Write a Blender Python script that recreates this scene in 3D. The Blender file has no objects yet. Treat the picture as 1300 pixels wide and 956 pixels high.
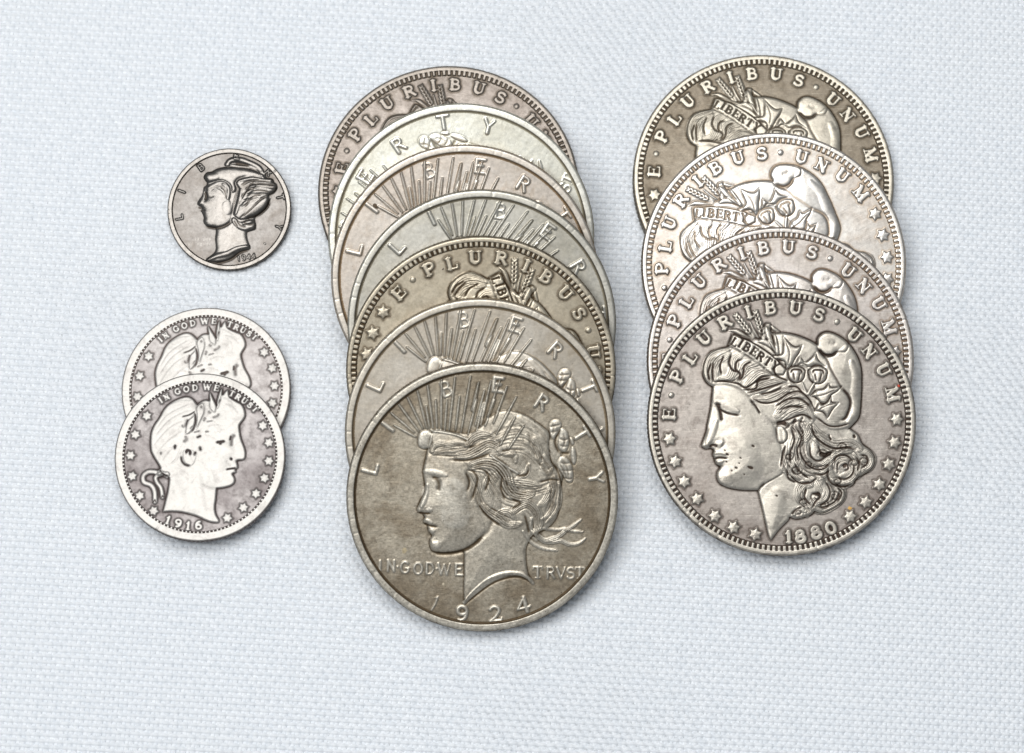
import bpy, math, random
import numpy as np
random.seed(7)
rng = np.random.default_rng(11)
MM = 0.001
PI = math.pi

# ------------------------------------------------------------------ camera, light, exposure
scene = bpy.context.scene
col = scene.collection
PHI = math.radians(12.0)
DIST = 400.0
cd = bpy.data.cameras.new("camera")
cd.sensor_width = 36.0
cd.lens = 36.0 * 8.78 * DIST / 1300.0
cd.clip_start = 0.01
cd.clip_end = 50.0
cam = bpy.data.objects.new("camera", cd)
cam.location = (0.0, -DIST * math.sin(PHI) * MM, DIST * math.cos(PHI) * MM)
cam.rotation_euler = (PHI, 0.0, 0.0)
cd.dof.use_dof = True
cd.dof.focus_distance = 0.396
cd.dof.aperture_fstop = 26.0
col.objects.link(cam)
scene.camera = cam

world = bpy.data.worlds.new("World")
scene.world = world
world.use_nodes = True
bg = world.node_tree.nodes["Background"]
bg.inputs[0].default_value = (0.86, 0.93, 1.0, 1.0)
bg.inputs[1].default_value = 0.24


def area_lamp(name, loc, target, sx, sy, power, color):
    ld = bpy.data.lights.new(name, 'AREA')
    ld.shape = 'RECTANGLE'
    ld.size = sx
    ld.size_y = sy
    ld.energy = power
    ld.color = color
    o = bpy.data.objects.new(name, ld)
    o.location = loc
    d = np.array(target, float) - np.array(loc, float)
    from mathutils import Vector
    o.rotation_euler = Vector(d).to_track_quat('-Z', 'Y').to_euler()
    col.objects.link(o)
    return o


area_lamp("window_light", (-0.11, 0.065, 0.60), (0.0, -0.03, 0.0), 0.56, 0.30, 4.0, (1.0, 0.985, 0.965))

scene.view_settings.view_transform = 'Standard'
scene.view_settings.look = 'None'
scene.view_settings.exposure = 0.0
scene.view_settings.gamma = 1.0
scene.view_settings.use_curve_mapping = False


# ------------------------------------------------------------------ small helpers
def srgb(r, g, b):
    def f(c):
        c /= 255.0
        return c / 12.92 if c <= 0.04045 else ((c + 0.055) / 1.055) ** 2.4
    return (f(r), f(g), f(b), 1.0)


def make_mesh(name, V, F, normals=None, attrs=None, smooth=True):
    """V (n,3) metres, F (m,4) or (m,3) int"""
    me = bpy.data.meshes.new(name)
    V = np.ascontiguousarray(V, dtype=np.float32)
    F = np.ascontiguousarray(F, dtype=np.int32)
    m, k = F.shape
    me.vertices.add(len(V))
    me.vertices.foreach_set("co", V.ravel())
    me.loops.add(m * k)
    me.loops.foreach_set("vertex_index", F.ravel())
    me.polygons.add(m)
    me.polygons.foreach_set("loop_start", np.arange(0, m * k, k, dtype=np.int32))
    me.polygons.foreach_set("use_smooth", np.full(m, smooth, dtype=bool))
    me.update(calc_edges=True)
    if attrs:
        for an, av in attrs.items():
            a = me.attributes.new(an, 'FLOAT', 'POINT')
            a.data.foreach_set("value", np.ascontiguousarray(av, dtype=np.float32))
    if normals is not None:
        me.normals_split_custom_set_from_vertices(np.asarray(normals, dtype=np.float32).tolist())
    return me


def catmull(P, closed=False, n=6):
    P = np.asarray(P, float)
    N = len(P)
    if N < 3:
        return P
    out = []
    rngk = range(N) if closed else range(N - 1)
    t = np.linspace(0, 1, n, endpoint=False)[:, None]
    for i in rngk:
        if closed:
            p0, p1, p2, p3 = P[(i - 1) % N], P[i], P[(i + 1) % N], P[(i + 2) % N]
        else:
            p0, p1, p2, p3 = P[max(i - 1, 0)], P[i], P[i + 1], P[min(i + 2, N - 1)]
        if np.allclose(p1, p2):
            continue
        # a repeated point is a corner
        if np.allclose(p0, p1):
            p0 = p1 - (p2 - p1)
        if np.allclose(p3, p2):
            p3 = p2 + (p2 - p1)
        out.append(0.5 * ((2 * p1) + (-p0 + p2) * t + (2 * p0 - 5 * p1 + 4 * p2 - p3) * t ** 2 + (-p0 + 3 * p1 - 3 * p2 + p3) * t ** 3))
    out = np.vstack(out)
    if not closed:
        out = np.vstack([out, P[-1:]])
    return out


def smooth01(x):
    x = np.clip(x, 0, 1)
    return x * x * (3 - 2 * x)


def gblur(A, sig):
    """gaussian blur, sigma in cells"""
    n, m = A.shape
    p = int(min(3 * sig + 2, n // 2))
    B = np.pad(A, p, mode='edge')
    fy = np.fft.fftfreq(B.shape[0])[:, None]
    fx = np.fft.rfftfreq(B.shape[1])[None, :]
    K = np.exp(-2 * (PI * sig) ** 2 * (fx ** 2 + fy ** 2))
    return np.fft.irfft2(np.fft.rfft2(B) * K, s=B.shape)[p:p + n, p:p + m]


def smooth_noise(shape, sig, seed):
    a = np.random.default_rng(seed).standard_normal(shape)
    b = gblur(a, sig)
    return b / (b.std() + 1e-9)


# ------------------------------------------------------------------ stroke lettering
def arc(cx, cy, rx, ry, a0, a1, n=14):
    a = np.radians(np.linspace(a0, a1, n))
    return np.stack([cx + rx * np.cos(a), cy + ry * np.sin(a)], 1).tolist()


def glyph(ch, serif=True):
    """list of (polyline, weight); box is 1 high; returns strokes and width"""
    T, t = 1.0, (0.55 if serif else 0.9)
    S = []
    sf = 0.1

    def ln(*p, w=T):
        S.append((list(p), w))

    def foot(x, y, l=0.16):
        if serif:
            S.append(([(x - l, y), (x + l, y)], 0.5))
    w = 0.6
    if ch == 'E':
        w = .62
        ln((.14, 0), (.14, 1)); ln((.14, 1), (.62, 1), w=t); ln((.14, .52), (.5, .52), w=t); ln((.14, 0), (.66, 0), w=t)
        if serif:
            ln((0, 0), (.2, 0), w=.5); ln((0, 1), (.2, 1), w=.5); ln((.62, 1), (.62, .8), w=.5); ln((.66, 0), (.66, .22), w=.5); ln((.5, .4), (.5, .64), w=.45)
    elif ch == 'F':
        w = .6
        ln((.14, 0), (.14, 1)); ln((.14, 1), (.62, 1), w=t); ln((.14, .52), (.5, .52), w=t); foot(.14, 0)
    elif ch == 'P':
        w = .62
        ln((.16, 0), (.16, 1)); ln(*([(.16, 1), (.36, 1)] + arc(.38, .74, .24, .26, 90, -90) + [(.16, .48)]), w=.8); foot(.16, 0)
        if serif: ln((0, 1), (.2, 1), w=.5)
    elif ch == 'L':
        w = .6
        ln((.14, 0), (.14, 1)); ln((.14, 0), (.6, 0), w=t); foot(.14, 1)
        if serif: ln((.6, 0), (.62, .26), w=.6); ln((0, 0), (.2, 0), w=.5)
    elif ch == 'U':
        w = .74
        ln(*([(.14, 1), (.14, .36)] + arc(.37, .3, .23, .3, 180, 270, 8)), w=T)
        ln(*(arc(.37, .3, .23, .3, 270, 360, 8) + [(.6, .4), (.6, 1)]), w=.7 if serif else 1); foot(.14, 1); foot(.6, 1, .13)
    elif ch == 'R':
        w = .72
        ln((.16, 0), (.16, 1)); ln(*([(.16, 1), (.36, 1)] + arc(.38, .76, .22, .24, 90, -90) + [(.16, .52)]), w=.8); ln((.36, .52), (.5, .3), (.66, 0), w=.9); foot(.16, 0)
        if serif: ln((0, 1), (.2, 1), w=.5); ln((.58, 0), (.76, .02), w=.5)
    elif ch == 'I':
        w = .3
        ln((.15, 0), (.15, 1)); foot(.15, 0); foot(.15, 1)
    elif ch == 'B':
        w = .66
        ln((.16, 0), (.16, 1)); ln(*([(.16, 1), (.34, 1)] + arc(.36, .77, .2, .23, 90, -90) + [(.16, .54)]), w=.75)
        ln(*([(.34, .54)] + arc(.38, .27, .24, .27, 90, -90) + [(.16, 0)]), w=.8)
        if serif: ln((0, 1), (.2, 1), w=.5); ln((0, 0), (.2, 0), w=.5)
    elif ch == 'S':
        w = .56
        ln(*(arc(.3, .74, .22, .24, 30, 230, 12) + arc(.28, .26, .25, .26, 62, -150, 14)), w=.85)
        if serif: ln((.5, .98), (.49, .78), w=.5); ln((.03, .02), (.04, .26), w=.5)
    elif ch == 'N':
        w = .76
        ln((.14, 0), (.14, 1), w=.55 if serif else .9); ln((.14, 1), (.62, 0), w=1); ln((.62, 0), (.62, 1), w=.55 if serif else .9)
        foot(.14, 0, .14); foot(.62, 1, .14)
        if serif: ln((0, 1), (.2, 1), w=.5)
    elif ch == 'M':
        w = .92
        ln((.14, 0), (.16, 1), w=.55); ln((.16, 1), (.45, .1), w=1); ln((.45, .1), (.74, 1), w=.55); ln((.74, 1), (.76, 0), w=1)
        foot(.14, 0, .14); foot(.76, 0, .16)
        if serif: ln((0, 1), (.2, 1), w=.5); ln((.7, 1), (.9, 1), w=.5)
    elif ch == 'T':
        w = .66
        ln((.33, 0), (.33, 1)); ln((.02, 1), (.64, 1), w=t); foot(.33, 0)
        if serif: ln((.02, 1), (.0, .78), w=.5); ln((.64, 1), (.66, .78), w=.5)
    elif ch == 'Y':
        w = .66
        ln((.33, 0), (.33, .48)); ln((.33, .48), (.06, 1), w=.9); ln((.33, .48), (.6, 1), w=.7); foot(.33, 0)
        if serif: ln((-.04, 1), (.16, 1), w=.5); ln((.5, 1), (.7, 1), w=.5)
    elif ch == 'G':
        w = .7
        ln(*(arc(.36, .5, .32, .5, 45, 315, 22) + [(.62, .16), (.62, .42)]), w=.9); ln((.42, .42), (.72, .42), w=.5)
    elif ch == 'O':
        w = .72
        ln(*arc(.36, .5, .31, .5, 0, 360, 26), w=.9)
    elif ch == 'D':
        w = .7
        ln((.14, 0), (.14, 1)); ln(*([(.14, 1), (.3, 1)] + arc(.32, .5, .33, .5, 90, -90, 16) + [(.14, 0)]), w=.8)
        if serif: ln((0, 1), (.2, 1), w=.5); ln((0, 0), (.2, 0), w=.5)
    elif ch == 'W':
        w = 1.0
        ln((.04, 1), (.27, 0), w=1); ln((.27, 0), (.5, .9), w=.6); ln((.5, .9), (.72, 0), w=1); ln((.72, 0), (.94, 1), w=.6); foot(.06, 1, .1); foot(.93, 1, .1)
    elif ch == 'V':
        w = .7
        ln((.04, 1), (.34, 0), w=1); ln((.34, 0), (.64, 1), w=.7); foot(.06, 1, .1); foot(.63, 1, .1)
    elif ch == '1':
        w = .4
        ln((.22, 0), (.22, 1)); ln((.22, 1), (.04, .8), w=.6); foot(.22, 0, .18)
    elif ch == '8':
        w = .62
        ln(*arc(.31, .75, .2, .24, 0, 360, 20), w=.95); ln(*arc(.31, .26, .25, .27, 0, 360, 20), w=1.05)
    elif ch == '0':
        w = .6
        ln(*arc(.3, .5, .25, .5, 0, 360, 26), w=.95)
    elif ch == '9':
        w = .6
        ln(*arc(.3, .7, .24, .28, 0, 360, 20), w=.9); ln(*([(.54, .7)] + arc(.22, .5, .32, .5, 10, -95, 14)), w=.9)
    elif ch == '6':
        w = .6
        ln(*arc(.3, .29, .24, .28, 0, 360, 20), w=.9); ln(*([(.06, .3)] + arc(.38, .5, .32, .5, 190, 85, 14)), w=.9)
    elif ch == '2':
        w = .62
        ln(*(arc(.3, .73, .24, .26, 160, -30, 14) + [(.3, .26), (.04, .03)]), w=.8); ln((.04, .02), (.62, .02), w=.9)
        ln((.62, .02), (.64, .16), w=.5)
    elif ch == '4':
        w = .66
        ln((.46, 0), (.46, 1), w=1); ln((.46, 1), (.0, .3), w=.7); ln((.0, .3), (.66, .3), w=.7)
    return S, w


# ------------------------------------------------------------------ a struck coin face as a height field cut into its parts
class Relief:
    def __init__(self, R, cell):
        self.R = R
        self.n = int(2 * R / cell) + 1
        self.xs = np.linspace(-1, 1, self.n)
        self.du = self.xs[1] - self.xs[0]
        self.H = np.zeros((self.n, self.n))
        self.L = np.zeros((self.n, self.n), dtype=np.int32)
        self.names = ['field']
        self.parents = [None]
        self.frames = {}
        self.G = np.zeros((self.n, self.n))     # extra grime, and shading painted into a few cuts
        self.relief = np.zeros((self.n, self.n))
        self.TS = np.ones((self.n, self.n))

    # tracing frames: pixel of a crop -> unit disc
    def frame(self, key, ox, oy, s):
        self.frames[key] = (ox, oy, s)

    def ellipse(self, cx, cy, rx, ry):
        self.E = (cx, cy, rx, ry)

    def P(self, key, pts):
        ox, oy, s = self.frames[key]
        cx, cy, rx, ry = self.E
        p = np.asarray(pts, float)
        return np.stack([(ox + p[:, 0] / s - cx) / rx, (cy - (oy + p[:, 1] / s)) / ry], 1)

    def px(self, key, w):
        return w / self.frames[key][2] / self.E[2]

    def piece(self, name, parent=None):
        self.names.append(name)
        self.parents.append(parent)
        return len(self.names) - 1

    def win(self, lo, hi):
        i0 = max(int((lo[0] + 1) / self.du) - 1, 0); i1 = min(int((hi[0] + 1) / self.du) + 2, self.n)
        j0 = max(int((lo[1] + 1) / self.du) - 1, 0); j1 = min(int((hi[1] + 1) / self.du) + 2, self.n)
        sl = (slice(j0, j1), slice(i0, i1))
        X, Y = np.meshgrid(self.xs[i0:i1], self.xs[j0:j1])
        return sl, X, Y

    def seg(self, X, Y, P, closed, signed=False):
        D = np.full(X.shape, 1e9); Tt = np.zeros(X.shape); Sg = np.ones(X.shape)
        N = len(P)
        L = np.r_[0, np.cumsum(np.linalg.norm(np.diff(P, axis=0), axis=1))]
        tot = L[-1] + 1e-12
        for i in range(N if closed else N - 1):
            a = P[i]; b = P[(i + 1) % N]
            d = b - a; ll = d @ d
            if ll < 1e-14:
                continue
            t = np.clip(((X - a[0]) * d[0] + (Y - a[1]) * d[1]) / ll, 0, 1)
            ex = X - a[0] - t * d[0]; ey = Y - a[1] - t * d[1]
            dd = ex * ex + ey * ey
            m = dd < D
            D = np.where(m, dd, D)
            if not closed:
                Tt = np.where(m, (L[i] + t * math.sqrt(ll)) / tot, Tt)
                if signed:
                    Sg = np.where(m, np.sign(d[0] * ey - d[1] * ex), Sg)
        return np.sqrt(D), Tt, Sg, tot

    def sd(self, P, pad):
        lo = P.min(0) - pad; hi = P.max(0) + pad
        sl, X, Y = self.win(lo, hi)
        D, _, _, _ = self.seg(X, Y, P, True)
        ins = np.zeros(X.shape, bool)
        N = len(P)
        for i in range(N):
            a = P[i]; b = P[(i + 1) % N]
            if a[1] == b[1]:
                continue
            c = ((a[1] > Y) != (b[1] > Y)) & (X < (b[0] - a[0]) * (Y - a[1]) / (b[1] - a[1]) + a[0])
            ins ^= c
        return sl, np.where(ins, D, -D)

    def poly(self, key, pts, h, w, name=None, parent=None, h2=0.0, w2=0.3, smooth=True, prof='dome', edge=0.0, rel=1.0):
        P = self.P(key, pts) if key else np.asarray(pts, float)
        if smooth:
            P = catmull(P, True, 5)
        sl, sd = self.sd(P, 0.03)
        t = np.clip(sd / w, 0, 1)
        f = np.sqrt(np.maximum(1 - (1 - t) ** 2, 0)) if prof == 'dome' else smooth01(t)
        add = h * f
        if h2:
            t2 = np.clip(sd / w2, 0, 1)
            add = add + h2 * np.sin(t2 * PI / 2)
        self.H[sl] += add
        if edge:   # a sunk line round the shape, as between neighbouring leaves
            self.H[sl] -= edge * np.exp(-(sd / 0.006) ** 2) * (np.abs(sd) < .03)
        self.relief[sl] = np.maximum(self.relief[sl], rel * smooth01((sd + .002) / .012))
        k = None
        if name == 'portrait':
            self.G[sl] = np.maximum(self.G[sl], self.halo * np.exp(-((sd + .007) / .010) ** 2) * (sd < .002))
        if name:
            k = self.piece(name, parent)
            self.L[sl] = np.where(sd > -self.du, k, self.L[sl])
        return k

    def stroke(self, key, pts, w, h, name=None, parent=None, smooth=True, taper=True, strands=0, k=None, rel=1.0, prof=0.7, own=None, wpx=True):
        P = self.P(key, pts) if key else np.asarray(pts, float)
        if smooth:
            P = catmull(P, False, 6)
        if key and wpx:
            w = self.px(key, w)
        lo = P.min(0) - w - .01; hi = P.max(0) + w + .01
        sl, X, Y = self.win(lo, hi)
        D, T, Sg, tot = self.seg(X, Y, P, False, True)
        ww = w * (np.ones_like(T) if not taper else (0.35 + 0.65 * np.sqrt(np.clip(np.sin(PI * np.clip(T * .92 + .06, 0, 1)), 0, 1))))
        q = np.clip(1 - (D / ww) ** 2, 0, 1)
        f = q ** prof
        if strands:
            wob = .25 * np.sin(9 * T + 17 * strands + 40 * w)
            f = f * (0.60 + 0.40 * np.cos(2 * PI * (strands + 1) * 0.5 * D * Sg / ww + wob + (strands % 2) * PI))
        self.H[sl] += h * f
        if strands and self.strand_grime:
            va = (.5 - .5 * np.cos(2 * PI * (strands + 1) * 0.5 * D * Sg / ww + wob + (strands % 2) * PI)) ** 3
            self.G[sl] = np.maximum(self.G[sl] * (1 - .6 * (q > .15)), self.strand_grime * va * smooth01(q * 5))
        if rel:
            self.relief[sl] = np.maximum(self.relief[sl], rel * smooth01(q * 2))
        if name:
            kk = self.piece(name, parent)
            self.L[sl] = np.where(D < ww + self.du, kk, self.L[sl])
        return f

    def groove(self, key, pts, w, d, grime=0.6, smooth=True, taper=True):
        P = self.P(key, pts) if key else np.asarray(pts, float)
        if smooth:
            P = catmull(P, False, 6)
        w = self.px(key, w) if key else w
        lo = P.min(0) - 3 * w - .01; hi = P.max(0) + 3 * w + .01
        sl, X, Y = self.win(lo, hi)
        D, T, _, _ = self.seg(X, Y, P, False)
        f = np.exp(-(D / w) ** 2)
        if taper:
            f = f * np.clip(np.sin(PI * np.clip(T * .9 + .05, 0, 1)) * 2.2, 0, 1)
        self.H[sl] -= d * f
        self.G[sl] = np.maximum(self.G[sl], grime * f)

    def comb(self, key, A, B, n, w, d, g, seed=0, h=0.0):
        """n hair-fine cuts running between two guide curves"""
        q = np.random.default_rng(seed)
        A = np.asarray(A, float); B = np.asarray(B, float)
        for i in range(n):
            t = (i + .5) / n + q.normal(0, .12 / n)
            p = A * (1 - t) + B * t
            p = p + q.normal(0, 3.0, p.shape)
            if q.random() < .5:
                p = p[1:] if q.random() < .5 and len(p) > 3 else p[:-1] if len(p) > 3 else p
            self.groove(key, p, w * q.uniform(.7, 1.3), d * q.uniform(.6, 1.2), g * q.uniform(.5, 1.1))

    def ring_text(self, ch, ang, rad, size, sw, h, name='letter', serif=True, inward=False, tilt=0, wscale=1.0, round_prof=False):
        a = math.radians(ang)
        c = np.array([rad * math.cos(a), rad * math.sin(a)])
        up = math.radians(ang + (180 if inward else 0) + tilt)
        self.text(ch, c, up, size, sw, h, name, serif, wscale, round_prof)

    def text(self, ch, c, up, size, sw, h, name='letter', serif=True, wscale=1.0, round_prof=False, parent=None):
        U = np.array([math.cos(up), math.sin(up)]); V = np.array([math.sin(up), -math.cos(up)])
        S, gw = glyph(ch, serif)
        m = size * .75
        sl, X, Y = self.win(c - m, c + m)
        best = np.full(X.shape, -1e9)
        for pts, wt in S:
            p = np.asarray(pts, float)
            P = np.array([c + V * ((q[0] - gw / 2) * size * wscale) + U * ((q[1] - .5) * (size - sw)) for q in p])
            D, _, _, _ = self.seg(X, Y, P, False)
            best = np.maximum(best, sw * .5 * wt - D)
        if round_prof:
            f = np.sqrt(np.clip(best / (sw * .5), 0, 1)) * .8 + .2 * smooth01(best / .006 + .5)
            f = np.where(best > -.004, f, 0)
        else:
            f = smooth01((best + .003) / .009)
        if h > 0:
            self.H[sl] += h * f * np.clip(1 - self.H[sl] / .5, 0.2, 1)
            self.relief[sl] = np.maximum(self.relief[sl], smooth01((best + .003) / .008))
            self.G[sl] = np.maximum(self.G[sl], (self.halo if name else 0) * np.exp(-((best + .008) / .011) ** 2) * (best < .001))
        else:
            self.H[sl] += h * f
            self.G[sl] = np.maximum(self.G[sl], .9 * f)
        if name:
            k = self.piece(name, parent)
            self.L[sl] = np.where(best > -.007, k, self.L[sl])

    def star(self, c, r, ang, h):
        pts = []
        for i in range(12):
            a = ang + PI * i / 6
            q = r if i % 2 == 0 else r * .66
            pts.append((c[0] + q * math.cos(a), c[1] + q * math.sin(a)))
        P = np.array(pts)
        sl, sd = self.sd(P, .02)
        self.H[sl] += h * (.75 * smooth01((sd + .002) / .008) + .35 * np.clip(sd / (r * .5), 0, 1))
        self.relief[sl] = np.maximum(self.relief[sl], smooth01((sd + .002) / .008))
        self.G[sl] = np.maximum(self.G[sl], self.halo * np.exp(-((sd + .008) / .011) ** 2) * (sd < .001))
        k = self.piece('star')
        self.L[sl] = np.where(sd > -.007, k, self.L[sl])

    def dot(self, c, r, h):
        sl, X, Y = self.win(np.array(c) - r * 1.5, np.array(c) + r * 1.5)
        D = np.hypot(X - c[0], Y - c[1])
        f = np.sqrt(np.clip(1 - (D / r) ** 2, 0, 1))
        self.H[sl] += h * f
        self.relief[sl] = np.maximum(self.relief[sl], smooth01(f * 2))
        k = self.piece('dot')
        self.L[sl] = np.where(D < r * 1.15, k, self.L[sl])

    rin = .9
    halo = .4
    strand_grime = 0.0

    def finish(self, wear_blur=0.05, seed=0, lumps=0.012, k1=5.0, k2=2.2, zs=1.0):
        mm = self.R * self.du          # cell in mm
        H = gblur(self.H, wear_blur / mm)
        XX, YY = np.meshgrid(self.xs, self.xs)
        lumps = lumps * smooth01((self.rin - .004 - np.hypot(XX, YY)) / .03)
        H = H + lumps * smooth_noise(H.shape, 1.2 / mm, seed) + lumps * .25 * smooth_noise(H.shape, .22 / mm, seed + 1)
        H *= zs
        c1 = gblur(H, .16 / mm) - H
        c2 = gblur(H, .55 / mm) - H
        tone = np.clip(k1 * c1 + k2 * c2, -1, 1.5)
        tone = np.where(tone > 0, tone * self.TS, tone)
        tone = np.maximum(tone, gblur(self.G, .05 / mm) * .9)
        self.tone = np.clip(tone, -1, 1.3)
        self.relief = gblur(self.relief, .06 / mm)
        gy, gx = np.gradient(H, mm)
        self.N = np.stack([-gx, -gy, np.ones_like(H)], -1)
        self.N /= np.linalg.norm(self.N, axis=-1, keepdims=True)
        self.H = H

    def meshes(self, z0, rin):
        """one mesh per part; returns list of (name, parent index, mesh)"""
        n = self.n
        X, Y = np.meshgrid(self.xs, self.xs)
        cx = .5 * (self.xs[1:] + self.xs[:-1])
        CX, CY = np.meshgrid(cx, cx)
        cell_ok = np.hypot(CX, CY) < rin
        lab = self.L[:-1, :-1]
        idx = np.arange(n * n).reshape(n, n)
        Q = np.stack([idx[:-1, :-1], idx[:-1, 1:], idx[1:, 1:], idx[1:, :-1]], -1)
        V = np.stack([X * self.R, Y * self.R, self.H + z0], -1).reshape(-1, 3) * MM
        Nn = self.N.reshape(-1, 3)
        tone = self.tone.ravel(); rel = self.relief.ravel()
        out = []
        for k, nm in enumerate(self.names):
            m = cell_ok & (lab == k)
            F = Q[m]
            if len(F) < 3:
                out.append((nm, self.parents[k], None)); continue
            u, inv = np.unique(F.ravel(), return_inverse=True)
            me = make_mesh(nm, V[u], inv.reshape(-1, 4), Nn[u], {'tone': tone[u], 'relief': rel[u]})
            out.append((nm, self.parents[k], me))
        return out


def rim_meshes(R, thick, z0, prof, nth, beads=None, reeds=0, seed=0):
    """rim ring with rounded lip, reeded edge and plain underside (and its inner ring of beading, if any).
    prof: list of (r, z above the field, grime, relief)"""
    r_ = np.random.default_rng(seed)
    th = np.linspace(0, 2 * PI, nth, endpoint=False)
    wob = sum(r_.normal() * np.cos(k * th + r_.uniform(0, 6.28)) / k for k in range(2, 40)) * .006
    nick = np.zeros(nth)
    for _ in range(30):
        c = r_.uniform(0, 2 * PI); s = r_.uniform(.004, .014)
        d = np.abs((th - c + PI) % (2 * PI) - PI)
        nick -= r_.uniform(.005, .028) * np.exp(-(d / s) ** 2)
    br = r_.standard_normal((beads[0] if beads else 1) + 1)
    rows = []; tn = []; rl = []; isb = []
    for (r, z, t, e) in prof:
        rr = r * R * (1 + (wob * .10 + nick * .10) * (r > .97))
        zz = np.full(nth, z0 + z)
        tt = np.full(nth, t); ee = np.full(nth, e)
        bead = False
        if beads and beads[1] < r < beads[2]:
            nb, r0, r1, bh, gap = beads
            bead = True
            q = (r - r0) / (r1 - r0)
            s = .5 + .5 * np.cos(nb * th + .35 * np.sin(3 * th)) + .10 * np.interp(th, np.linspace(0, 2 * PI, nb + 1), br)
            f = smooth01((s - gap) / .38) * min(1.0, q * 7)
            zz = z0 + bh * f + z * (1 - f) * .25 + wob
            tt = .85 - 1.0 * f
            ee = f
        elif z > .08:
            zz = zz + wob * 2 + nick * (1 if r > .95 else .5)
            tt = tt - nick * 4 + .10 * np.convolve(r_.standard_normal(nth + 8), np.ones(9) / 3, 'valid')
        isb.append(bead)
        rows.append(np.stack([rr * np.cos(th), rr * np.sin(th), zz], 1)); tn.append(tt); rl.append(ee)
    zt = z0 + prof[-1][1]
    reed = (np.where(np.cos(reeds * th) > 0, 1, 0) if reeds else np.zeros(nth)) * -.06
    for z in (zt - .12, zt * .5, .22):
        rows.append(np.stack([(R + reed) * np.cos(th), (R + reed) * np.sin(th), np.full(nth, z)], 1)); tn.append(.35 - reed * 6); rl.append(np.full(nth, .6))
    for r, z in ((.992, .06), (.975, 0.0), (.90, 0.0), (.88, .15), (.001, .15)):
        rows.append(np.stack([r * R * np.cos(th), r * R * np.sin(th), np.full(nth, z)], 1)); tn.append(np.full(nth, .2)); rl.append(np.full(nth, .5))
    V = np.stack(rows) * MM
    T = np.stack(tn); E = np.stack(rl)
    nr = len(rows)
    i = np.arange(nth); j = (i + 1) % nth

    def build(name, k0, k1):
        n = k1 - k0 + 1
        F = np.concatenate([np.stack([k * nth + i, (k + 1) * nth + i, (k + 1) * nth + j, k * nth + j], 1) for k in range(n - 1)])
        return make_mesh(name, V[k0:k1 + 1].reshape(-1, 3), F, None, {'tone': T[k0:k1 + 1].ravel(), 'relief': E[k0:k1 + 1].ravel()})
    if beads:
        b0 = isb.index(True); b1 = len(isb) - 1 - isb[::-1].index(True)
        return [('beading', None, build('beading', 0, b1)), ('rim', None, build('rim', b1, nr - 1))]
    return [('rim', None, build('rim', 0, nr - 1))]


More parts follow.
